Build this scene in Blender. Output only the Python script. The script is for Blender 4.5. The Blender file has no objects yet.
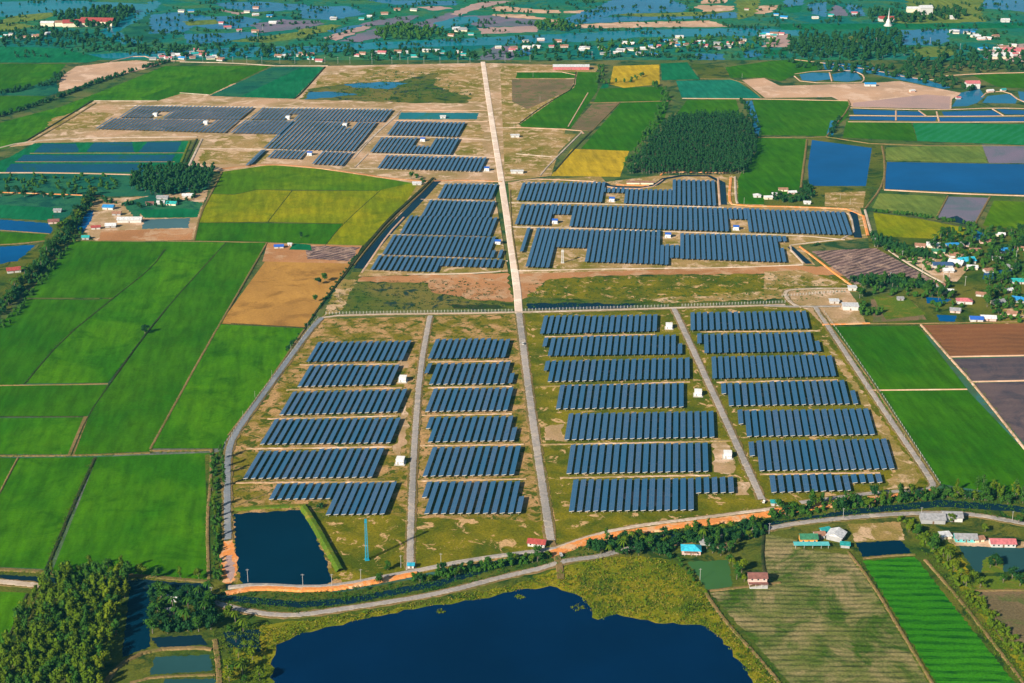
import bpy, bmesh, math, random
from mathutils import Vector, Matrix
R = math.radians
random.seed(7)
S = bpy.context.scene
C = S.collection

# ------------------------------------------------------------------ camera, light, exposure
CAM_H = 530.0; FPX = 1600.0; PITCH = math.atan(599.5/1600.0)
cd = bpy.data.cameras.new('camera'); cam = bpy.data.objects.new('camera', cd); C.objects.link(cam)
cd.sensor_width = 36; cd.lens = FPX/1024*36; cd.clip_start = 1; cd.clip_end = 40000
cam.location = (0, 0, CAM_H); cam.rotation_euler = (math.pi/2-PITCH, 0, 0)
S.camera = cam
SUN_EL = 28.0; SHADOW_DIR = 47.0
w = bpy.data.worlds.new("World"); S.world = w; w.use_nodes = True
nt = w.node_tree; nt.nodes.clear()
sky = nt.nodes.new('ShaderNodeTexSky'); sky.sky_type = 'NISHITA'; sky.sun_disc = False
sky.sun_elevation = R(SUN_EL); sky.sun_rotation = R(270-SHADOW_DIR); sky.air_density = 1.0; sky.dust_density = 0.6
bg = nt.nodes.new('ShaderNodeBackground'); bg.inputs[1].default_value = 0.05
wo = nt.nodes.new('ShaderNodeOutputWorld'); nt.links.new(sky.outputs[0], bg.inputs[0]); nt.links.new(bg.outputs[0], wo.inputs[0])
sl = bpy.data.lights.new('sun', 'SUN'); sl.energy = 5.0; sl.angle = R(0.5); sl.color = (1.0, 0.90, 0.76)
so = bpy.data.objects.new('sun', sl); C.objects.link(so)
sdir = Vector((math.cos(R(SHADOW_DIR))*math.cos(R(SUN_EL)), math.sin(R(SHADOW_DIR))*math.cos(R(SUN_EL)), -math.sin(R(SUN_EL))))
so.rotation_euler = sdir.to_track_quat('-Z', 'Y').to_euler(); so.location = (0, 0, 900)
S.view_settings.view_transform = 'Standard'; S.view_settings.look = 'None'
S.view_settings.exposure = 0.86; S.view_settings.gamma = 1; S.view_settings.use_curve_mapping = False
HAZE_DENSITY = 0.000026; HAZE_COLOR = (0.10, 0.60, 0.92)

# ------------------------------------------------------------------ survey helpers: photo pixel -> point on the plain
cp, sp = math.cos(PITCH), math.sin(PITCH)
def G(px, py, z=0.0):
    u = (px-512)/FPX; v = (341.5-py)/FPX
    d = (u, cp+v*sp, -sp+v*cp); t = (CAM_H-z)/-d[2]
    return Vector((d[0]*t, d[1]*t, z))
def mpp(py): return CAM_H/((py+258)*cp)
TX = {'0': 0, '1': 256, '2': 512, '3': 764}; TY = {'a': 0, 'b': 170, 'c': 340, 'd': 510}
def T(tile, *pts):
    x0 = TX[tile[1]]; y0 = TY[tile[0]]
    return [(x0+x/3.938, y0+y/3.938) for x, y in pts]
def Z(x0, y0, s, *pts): return [(x0+x/s, y0+y/s) for x, y in pts]
AX = G(683, 0)-G(683, 100); AXA = math.atan2(171, FPX*cp+599.5*sp)   # panel rows run this way, clockwise from +Y

# ------------------------------------------------------------------ materials
MATS = {}
def newmat(name):
    m = bpy.data.materials.new(name); m.use_nodes = True; n = m.node_tree; n.nodes.clear()
    out = n.nodes.new('ShaderNodeOutputMaterial'); b = n.nodes.new('ShaderNodeBsdfPrincipled')
    n.links.new(b.outputs[0], out.inputs[0]); return m, n, b
def L(n, a, b): n.links.new(a, b)
def rgba(c): return (c[0], c[1], c[2], 1)
def noise(n, vec, scale, detail=4, rough=0.6, dist=0.0):
    t = n.nodes.new('ShaderNodeTexNoise'); t.inputs['Scale'].default_value = scale; t.inputs['Detail'].default_value = detail
    t.inputs['Roughness'].default_value = rough; t.inputs['Distortion'].default_value = dist; L(n, vec, t.inputs['Vector']); return t.outputs['Fac']
def ramp(n, fac, lo, hi):
    r = n.nodes.new('ShaderNodeMapRange'); r.inputs[1].default_value = lo; r.inputs[2].default_value = hi; r.clamp = True
    L(n, fac, r.inputs[0]); return r.outputs[0]
def mix(n, fac, a, b, mode='MIX'):
    m = n.nodes.new('ShaderNodeMix'); m.data_type = 'RGBA'; m.blend_type = mode
    if isinstance(fac, float): m.inputs[0].default_value = fac
    else: L(n, fac, m.inputs[0])
    for i, c in ((6, a), (7, b)):
        if isinstance(c, (tuple, list)): m.inputs[i].default_value = rgba(c)
        else: L(n, c, m.inputs[i])
    return m.outputs[2]
def mathn(n, op, a, b=None):
    m = n.nodes.new('ShaderNodeMath'); m.operation = op
    for i, c in ((0, a), (1, b)):
        if c is None: continue
        if isinstance(c, (int, float)): m.inputs[i].default_value = c
        else: L(n, c, m.inputs[i])
    return m.outputs[0]
def mapping(n, vec, scale=(1, 1, 1), rot=0.0, loc=(0, 0, 0)):
    m = n.nodes.new('ShaderNodeMapping'); m.inputs['Scale'].default_value = scale; m.inputs['Rotation'].default_value = (0, 0, rot)
    m.inputs['Location'].default_value = loc; L(n, vec, m.inputs['Vector']); return m.outputs[0]
def land(name, c1, c2, c3=None, big=0.012, lo=0.38, hi=0.62, spot=0.06, slo=0.5, shi=0.62, fine=0.6, var=0.35, streak=None, stripe=None, rough=0.95):
    """ground cover: two broad tones, an optional patchy third one, fine grain; streak=(angle,stretch,amount), stripe=(angle,period,colour,amount)"""
    if name in MATS: return MATS[name]
    m, n, b = newmat(name)
    tc = n.nodes.new('ShaderNodeTexCoord').outputs['Object']
    col = mix(n, ramp(n, noise(n, tc, big, 5, 0.6, 0.4), lo, hi), c1, c2)
    if c3 is not None:
        col = mix(n, ramp(n, noise(n, tc, spot, 6, 0.68, 0.8), slo, shi), col, c3)
    if streak:
        a, st, am = streak
        v = mapping(n, mapping(n, tc, rot=a), scale=(1, 1/st, 1))
        s = ramp(n, noise(n, v, 0.16, 3, 0.6), 0.3, 0.7)
        k = n.nodes.new('ShaderNodeCombineColor'); f = mathn(n, 'ADD', mathn(n, 'MULTIPLY', s, 2*am), 1-am)
        for i in range(3): L(n, f, k.inputs[i])
        col = mix(n, 1.0, col, k.outputs[0], 'MULTIPLY')
    if stripe:
        a, per, sc, am = stripe
        v = mapping(n, tc, rot=a)
        sx = n.nodes.new('ShaderNodeSeparateXYZ'); L(n, v, sx.inputs[0])
        wob = mathn(n, 'ADD', mathn(n, 'MULTIPLY', noise(n, tc, 0.02, 2), 9.0), mathn(n, 'MULTIPLY', noise(n, tc, 0.22, 3, 0.7), 2.6))
        ph = mathn(n, 'ADD', mathn(n, 'MULTIPLY', sx.outputs[0], 2*math.pi/per), wob)
        s = ramp(n, mathn(n, 'SINE', ph), -0.25, 0.55)
        brk = ramp(n, noise(n, mapping(n, v, scale=(1, 0.16, 1)), 0.30, 5, 0.75), 0.33, 0.66)
        s = mathn(n, 'MULTIPLY', mathn(n, 'MULTIPLY', s, brk), am)
        col = mix(n, s, col, sc)
    f = noise(n, tc, fine, 5, 0.75)
    k = n.nodes.new('ShaderNodeCombineColor'); f2 = mathn(n, 'ADD', mathn(n, 'MULTIPLY', ramp(n, f, 0.25, 0.75), 2*var), 1-var)
    for i in range(3): L(n, f2, k.inputs[i])
    col = mix(n, 1.0, col, k.outputs[0], 'MULTIPLY')
    L(n, col, b.inputs['Base Color']); b.inputs['Roughness'].default_value = rough; b.inputs['Specular IOR Level'].default_value = 0.03; b.inputs['IOR'].default_value = 1.03
    bp = n.nodes.new('ShaderNodeBump'); bp.inputs['Strength'].default_value = 0.5; bp.inputs['Distance'].default_value = 0.6
    L(n, f, bp.inputs['Height']); L(n, bp.outputs[0], b.inputs['Normal'])
    MATS[name] = m; return m
def water(name, c, rough=0.08, weed=None, spec=0.12):
    if name in MATS: return MATS[name]
    m, n, b = newmat(name); tc = n.nodes.new('ShaderNodeTexCoord').outputs['Object']
    col = mix(n, ramp(n, noise(n, tc, 0.01, 4), 0.35, 0.65), c, tuple(x*1.3 for x in c))
    if weed: col = mix(n, ramp(n, noise(n, tc, 0.02, 6, 0.7, 1.0), weed[1], weed[1]+0.12), col, weed[0])
    L(n, col, b.inputs['Base Color']); b.inputs['Roughness'].default_value = rough; b.inputs['Specular IOR Level'].default_value = 0.5; b.inputs['IOR'].default_value = 1.06
    bp = n.nodes.new('ShaderNodeBump'); bp.inputs['Strength'].default_value = 0.12; bp.inputs['Distance'].default_value = 0.3
    L(n, noise(n, tc, 0.35, 3), bp.inputs['Height']); L(n, bp.outputs[0], b.inputs['Normal'])
    MATS[name] = m; return m
def plain(name, c, rough=0.6, var=0.12, scale=0.8, metal=0.0, c2=None):
    if name in MATS: return MATS[name]
    m, n, b = newmat(name); tc = n.nodes.new('ShaderNodeTexCoord').outputs['Object']
    f = ramp(n, noise(n, tc, scale, 5, 0.7), 0.3, 0.7)
    c2 = c2 or tuple(x*(1-2*var) for x in c)
    L(n, mix(n, f, c2, tuple(min(1, x*(1+var)) for x in c)), b.inputs['Base Color'])
    b.inputs['Roughness'].default_value = rough; b.inputs['Metallic'].default_value = metal
    MATS[name] = m; return m
def leafmat(name, c1, c2, c3):
    if name in MATS: return MATS[name]
    m, n, b = newmat(name); tc = n.nodes.new('ShaderNodeTexCoord').outputs['Object']
    oi = n.nodes.new('ShaderNodeObjectInfo').outputs['Random']
    col = mix(n, ramp(n, noise(n, tc, 0.55, 3), 0.35, 0.65), c1, c2)
    col = mix(n, mathn(n, 'MULTIPLY', oi, 0.8), col, c3)
    L(n, col, b.inputs['Base Color']); b.inputs['Roughness'].default_value = 0.8; b.inputs['Specular IOR Level'].default_value = 0.05; b.inputs['IOR'].default_value = 1.05
    MATS[name] = m; return m

SA = -AXA            # field rows follow the plant's axis
GREEN = {
 'rice_bright': ((0.058, 0.175, 0.001), (0.026, 0.122, 0.001)),
 'rice_mid':    ((0.022, 0.105, 0.001), (0.042, 0.140, 0.001)),
 'rice_deep':   ((0.022, 0.108, 0.001), (0.036, 0.135, 0.001)),
 'rice_teal':   ((0.006, 0.115, 0.040), (0.012, 0.145, 0.055)),
 'rice_yellow': ((0.235, 0.225, 0.001), (0.135, 0.180, 0.001)),
 'rice_lime':   ((0.110, 0.185, 0.001), (0.060, 0.145, 0.001)),
 'rice_ripe':   ((0.46, 0.31, 0.014), (0.34, 0.24, 0.012)),
 'meadow':      ((0.16, 0.20, 0.035), (0.10, 0.16, 0.03)),
 'aqua_crop':   ((0.010, 0.13, 0.085), (0.015, 0.17, 0.10)),
}
for k, (a, b_) in GREEN.items():
    land(k, a, b_, big=0.010, var=0.24, fine=0.5, spot=0.03, c3=tuple(x*0.72 for x in b_), slo=0.50, shi=0.72, streak=(SA, 7, 0.24), stripe=(SA, 17, tuple(x*0.55 for x in b_), 0.35))
land('rice_stripes', (0.034, 0.19, 0.006), (0.026, 0.16, 0.005), stripe=(R(90)+R(3), 8.4, (0.003, 0.040, 0.006), 0.95), var=0.45)
land('veg_rows', (0.30, 0.23, 0.11), (0.13, 0.15, 0.035), (0.050, 0.10, 0.010), big=0.02, spot=0.03, slo=0.44, shi=0.60, stripe=(R(90)+R(1), 5.8, (0.018, 0.030, 0.010), 0.85), var=0.6)
land('teal_rows', (0.010, 0.14, 0.03), (0.016, 0.17, 0.05), stripe=(R(35), 13, (0.03, 0.20, 0.11), 0.6), var=0.2)
land('stubble', (0.42, 0.22, 0.050), (0.32, 0.165, 0.040), (0.24, 0.12, 0.03), spot=0.02, stripe=(R(-15), 16, (0.30, 0.15, 0.035), 0.35), var=0.25)
land('brown_field', (0.21, 0.085, 0.035), (0.15, 0.065, 0.03), stripe=(R(90), 11, (0.28, 0.13, 0.05), 0.45), var=0.25)
land('ash_field', (0.085, 0.065, 0.075), (0.12, 0.085, 0.085), (0.055, 0.05, 0.065), spot=0.02, stripe=(R(90), 15, (0.16, 0.12, 0.11), 0.3), var=0.25)
land('burnt', (0.075, 0.05, 0.055), (0.14, 0.085, 0.075), (0.30, 0.20, 0.15), spot=0.06, slo=0.50, shi=0.62, streak=(R(35), 9, 0.5), stripe=(R(52), 7, (0.42, 0.29, 0.22), 0.75), var=0.6)
land('plot_brown', (0.20, 0.13, 0.07), (0.13, 0.10, 0.05), (0.09, 0.11, 0.03), spot=0.05, var=0.45)
land('plant_ground', (0.40, 0.235, 0.10), (0.155, 0.130, 0.012), (0.060, 0.082, 0.006), big=0.05, lo=0.42, hi=0.56, spot=0.11, slo=0.51, shi=0.58, var=0.6)
land('plant_green', (0.175, 0.150, 0.008), (0.062, 0.085, 0.005), (0.48, 0.30, 0.14), big=0.035, spot=0.075, slo=0.58, shi=0.62, var=0.6)
land('dry_ground', (0.46, 0.29, 0.17), (0.25, 0.18, 0.065), (0.60, 0.42, 0.29), big=0.012, spot=0.04, slo=0.5, shi=0.64, var=0.35)
land('dry_olive', (0.34, 0.22, 0.085), (0.150, 0.135, 0.015), (0.50, 0.34, 0.20), big=0.020, spot=0.06, slo=0.52, shi=0.60, var=0.5)
land('wild', (0.045, 0.085, 0.010), (0.12, 0.12, 0.018), (0.016, 0.045, 0.010), spot=0.035, var=0.5)
land('shore', (0.26, 0.215, 0.010), (0.10, 0.135, 0.006), (0.040, 0.075, 0.008), big=0.02, spot=0.05, slo=0.5, shi=0.62, var=0.5)
land('woodland_floor', (0.012, 0.035, 0.008), (0.02, 0.05, 0.01), var=0.5)
land('haze_teal_scrub', (0.012, 0.095, 0.060), (0.03, 0.13, 0.055), (0.008, 0.06, 0.045), spot=0.03, var=0.5)  # scrub green pushed towards teal: far haze put into the colour
land('far_haze_teal', (0.008, 0.12, 0.11), (0.02, 0.14, 0.06), (0.05, 0.14, 0.05), big=0.006, spot=0.012, slo=0.5, shi=0.62, fine=0.1, var=0.45)  # base of the far band; its blue-green has distance haze painted in
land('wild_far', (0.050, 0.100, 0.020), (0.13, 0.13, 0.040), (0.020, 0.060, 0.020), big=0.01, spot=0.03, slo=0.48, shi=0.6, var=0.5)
land('marsh', (0.055, 0.095, 0.012), (0.15, 0.13, 0.03), (0.018, 0.040, 0.030), spot=0.04, slo=0.54, shi=0.60, var=0.5)
land('bare_soil', (0.42, 0.20, 0.085), (0.32, 0.15, 0.06), (0.44, 0.27, 0.15), spot=0.03, var=0.3)
land('main_road', (0.72, 0.56, 0.44), (0.60, 0.47, 0.37), (0.78, 0.66, 0.54), spot=0.06, var=0.2)
land('sand', (0.52, 0.32, 0.20), (0.40, 0.26, 0.17), (0.60, 0.41, 0.29), spot=0.03, var=0.22)
land('pink_soil', (0.42, 0.27, 0.23), (0.33, 0.23, 0.21), var=0.3)
land('mauve_field', (0.17, 0.14, 0.19), (0.13, 0.13, 0.17), (0.10, 0.13, 0.15), spot=0.012, var=0.25)
land('orange_earth', (0.70, 0.25, 0.06), (0.58, 0.22, 0.07), (0.62, 0.36, 0.19), spot=0.08, slo=0.5, shi=0.6, var=0.25)
land('gravel', (0.34, 0.30, 0.27), (0.25, 0.23, 0.21), (0.40, 0.34, 0.28), spot=0.10, var=0.3)
land('slate_road', (0.20, 0.22, 0.24), (0.16, 0.18, 0.20), (0.25, 0.25, 0.25), spot=0.08, var=0.2)
land('pale_road', (0.46, 0.36, 0.27), (0.36, 0.28, 0.20), (0.54, 0.44, 0.35), spot=0.06, var=0.2)
land('dirt', (0.23, 0.15, 0.065), (0.15, 0.11, 0.04), (0.13, 0.12, 0.03), spot=0.08, var=0.35)
land('grass_bank', (0.10, 0.15, 0.012), (0.06, 0.11, 0.01), (0.16, 0.14, 0.02), spot=0.06, var=0.4)
land('dark_bank', (0.030, 0.045, 0.015), (0.05, 0.05, 0.02), (0.015, 0.035, 0.01), spot=0.08, var=0.4)
water('lake', (0.0005, 0.013, 0.045), spec=0.1); water('pond_navy', (0.0005, 0.015, 0.032), spec=0.1); water('ditch', (0.004, 0.018, 0.030), spec=0.1)
water('blue_water', (0.0005, 0.062, 0.18)); water('azure', (0.010, 0.11, 0.20)); water('teal_water', (0.006, 0.12, 0.14), weed=((0.02, 0.12, 0.06), 0.52))
water('pea_water', (0.035, 0.10, 0.028), rough=0.35); water('grey_water', (0.05, 0.11, 0.12)); water('fish_pond', (0.003, 0.055, 0.095), weed=((0.008, 0.08, 0.03), 0.56)); water('dull_water', (0.018, 0.060, 0.062), weed=((0.03, 0.08, 0.03), 0.60)); water('river', (0.004, 0.13, 0.17), rough=0.1)

# ------------------------------------------------------------------ object helpers
def tag(o, label=None, cat=None, group=None, kind=None):
    if label: o['label'] = label
    if cat: o['category'] = cat
    if group: o['group'] = group
    if kind: o['kind'] = kind
    return o
def link(name, me, mat=None, parent=None, loc=None, rotz=None):
    o = bpy.data.objects.new(name, me); C.objects.link(o)
    if mat is not None and me is not None and not me.materials: me.materials.append(mat)
    if parent is not None: o.parent = parent
    if loc is not None: o.location = loc
    if rotz is not None: o.rotation_euler = (0, 0, rotz)
    return o
def thing(name, label, cat, loc, rotz=0.0, group=None):
    return tag(link(name, None, loc=loc, rotz=rotz), label, cat, group)
def mesh(name, v, f):
    me = bpy.data.meshes.new(name); me.from_pydata([tuple(a) for a in v], [], f); me.update(); return me
class MB:
    def __init__(s): s.v = []; s.f = []
    def box(s, x0, x1, y0, y1, z0, z1):
        k = len(s.v); s.v += [(x, y, z) for z in (z0, z1) for x, y in ((x0, y0), (x1, y0), (x1, y1), (x0, y1))]
        s.f += [(k, k+3, k+2, k+1), (k+4, k+5, k+6, k+7)]+[(k+i, k+(i+1) % 4, k+4+(i+1) % 4, k+4+i) for i in range(4)]; return s
    def tube(s, a, b, r0, r1, n=6):
        a = Vector(a); b = Vector(b); d = (b-a).normalized(); u = d.orthogonal().normalized(); w_ = d.cross(u); k = len(s.v)
        for p, r in ((a, r0), (b, r1)):
            s.v += [tuple(p+u*r*math.cos(2*math.pi*i/n)+w_*r*math.sin(2*math.pi*i/n)) for i in range(n)]
        s.f += [(k+i, k+(i+1) % n, k+n+(i+1) % n, k+n+i) for i in range(n)]+[tuple(range(k+n, k+2*n)), tuple(range(k+n-1, k-1, -1))]; return s
    def poly(s, pts):
        k = len(s.v); s.v += [tuple(p) for p in pts]; s.f.append(tuple(range(k, k+len(pts)))); return s
    def me(s, name): return mesh(name, s.v, s.f)
ONES = 'zeroth first second third fourth fifth sixth seventh eighth ninth tenth eleventh twelfth thirteenth fourteenth fifteenth sixteenth seventeenth eighteenth nineteenth'.split()
TENS = {2: 'twenty', 3: 'thirty', 4: 'forty', 5: 'fifty', 6: 'sixty', 7: 'seventy', 8: 'eighty', 9: 'ninety'}
def nth(i):
    if i < 20: return ONES[i]
    if i >= 100: return 'hundred and '+nth(i-100) if i > 100 else 'hundredth'
    t, o = divmod(i, 10)
    return TENS[t][:-1]+'ieth' if o == 0 else TENS[t]+'-'+ONES[o]

# ------------------------------------------------------------------ the plain and its fields
gm = mesh('ground', [(-9000, -300, 0), (9000, -300, 0), (9000, 11000, 0), (-9000, 11000, 0)], [(0, 1, 2, 3)])
m, n, b = newmat('haze_teal_parcels'); tc = n.nodes.new('ShaderNodeTexCoord').outputs['Object']
vo = n.nodes.new('ShaderNodeTexVoronoi'); vo.distance = 'MANHATTAN'; vo.inputs['Scale'].default_value = 0.0085; L(n, mapping(n, tc, scale=(1, 0.7, 1), rot=R(20)), vo.inputs['Vector'])
cr = n.nodes.new('ShaderNodeValToRGB'); cr.color_ramp.interpolation = 'CONSTANT'
cols = [(0.01, 0.12, 0.07), (0.04, 0.15, 0.05), (0.01, 0.10, 0.11), (0.09, 0.15, 0.06), (0.01, 0.13, 0.13), (0.17, 0.15, 0.16), (0.02, 0.14, 0.09)]  # parcel greens shifted to teal, standing in for haze over the distance
while len(cr.color_ramp.elements) < len(cols): cr.color_ramp.elements.new(0.5)
for i, c in enumerate(cols): cr.color_ramp.elements[i].position = i/len(cols); cr.color_ramp.elements[i].color = rgba(c)
sc_ = n.nodes.new('ShaderNodeSeparateColor'); L(n, vo.outputs['Color'], sc_.inputs[0]); L(n, sc_.outputs[0], cr.inputs[0])
col = mix(n, ramp(n, noise(n, tc, 0.02, 6, 0.7, 0.5), 0.46, 0.6), cr.outputs[0], (0.022, 0.06, 0.02))
col = mix(n, ramp(n, noise(n, tc, 0.3, 4, 0.7), 0.3, 0.75), col, (0.03, 0.075, 0.02))
L(n, col, b.inputs['Base Color']); b.inputs['Roughness'].default_value = 0.95
tag(link('ground', gm, m), kind='structure')

LAYERS = []
def inside(p, q):
    c = False
    for (x0, y0), (x1, y1) in zip(q, q[1:]+q[:1]):
        if (y0 > p[1]) != (y1 > p[1]) and p[0] < (x1-x0)*(p[1]-y0)/(y1-y0)+x0: c = not c
    return c
def overlap(a, b):
    if any(inside(p, b) for p in a) or any(inside(p, a) for p in b): return True
    def o(p, q, r): return (q[0]-p[0])*(r[1]-p[1])-(q[1]-p[1])*(r[0]-p[0]) > 0
    for p, q in zip(a, a[1:]+a[:1]):
        for r, t in zip(b, b[1:]+b[:1]):
            if o(p, q, r) != o(p, q, t) and o(r, t, p) != o(r, t, q): return True
    return False
def area(name, mat, pts, jit=0.0, z=None, kind='structure'):
    w3 = [G(*p) for p in pts]
    if jit > 0:
        out = []
        for i, a in enumerate(w3):
            c = w3[(i+1) % len(w3)]; k = max(1, int((c-a).length/ (jit*2.2)))
            nrm = Vector((-(c-a).y, (c-a).x, 0)).normalized()
            for j in range(k):
                p = a.lerp(c, j/k)
                if j: p = p+nrm*random.uniform(-jit, jit)
                out.append(p)
        w3 = out
    q0 = [(G(*p).x, G(*p).y) for p in pts]; bb = (min(x for x, y in q0), max(x for x, y in q0), min(y for x, y in q0), max(y for x, y in q0))
    lay = 1+max([l for (q, b2, l) in LAYERS if b2[0] < bb[1] and b2[1] > bb[0] and b2[2] < bb[3] and b2[3] > bb[2] and overlap(q0, q)] or [0])
    LAYERS.append((q0, bb, lay))
    zz = 0.035*lay if z is None else z
    bm = bmesh.new(); bm.faces.new([bm.verts.new((p.x, p.y, zz)) for p in w3]); bmesh.ops.triangulate(bm, faces=bm.faces[:], ngon_method='BEAUTY')
    bmesh.ops.recalc_face_normals(bm, faces=bm.faces[:])
    for f in bm.faces:
        if f.normal.z < 0: f.normal_flip()
    me = bpy.data.meshes.new(name); bm.to_mesh(me); bm.free()
    return tag(link(name, me, MATS[mat]), kind=kind)
NS = [0]
def chaikin(p, k):
    for _ in range(k):
        q = [p[0]]
        for a, c in zip(p, p[1:]): q += [a.lerp(c, 0.25), a.lerp(c, 0.75)]
        p = q+[p[-1]]
    return p
def strip(name, mat, pts, width, h=0.55, side=None, smooth=1, wob=0.0):
    """road, bund or bank: flat top, sloped sides, standing on the plain"""
    p = chaikin([G(*q) for q in pts], smooth)
    if wob:
        q = []
        for a, c in zip(p, p[1:]):
            k = max(1, int((c-a).length/(wob*5)))
            q += [a.lerp(c, j/k)+Vector((random.uniform(-wob, wob), random.uniform(-wob, wob), 0)) for j in range(k)]
        p = q+[p[-1]]
    NS[0] += 1; z = h+0.006*(NS[0] % 40); side = h*.9 if side is None else side; v = []; f = []
    for i, a in enumerate(p):
        d = ((p[min(i+1, len(p)-1)]-p[max(i-1, 0)])).normalized(); nn = Vector((-d.y, d.x, 0))
        ww = width/2*(1+(random.uniform(-0.12, 0.12) if wob else 0))
        for off, zz in ((-(ww+side), 0), (-ww, z), (0, z+0.05), (ww, z), (ww+side, 0)): v.append((a.x+nn.x*off, a.y+nn.y*off, zz))
    for i in range(len(p)-1):
        for j in range(4): k = i*5+j; f.append((k, k+5, k+6, k+1))
    me = mesh(name, v, f); o = link(name, me, MATS[mat]); tag(o, kind='structure')
    if me.polygons and me.polygons[1].normal.z < 0: me.flip_normals()
    return o

F = area
F('ground_cover', 'wild_far', [(-80, 60), (1104, 60), (1104, 335), (-80, 335)], z=0.025)
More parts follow.
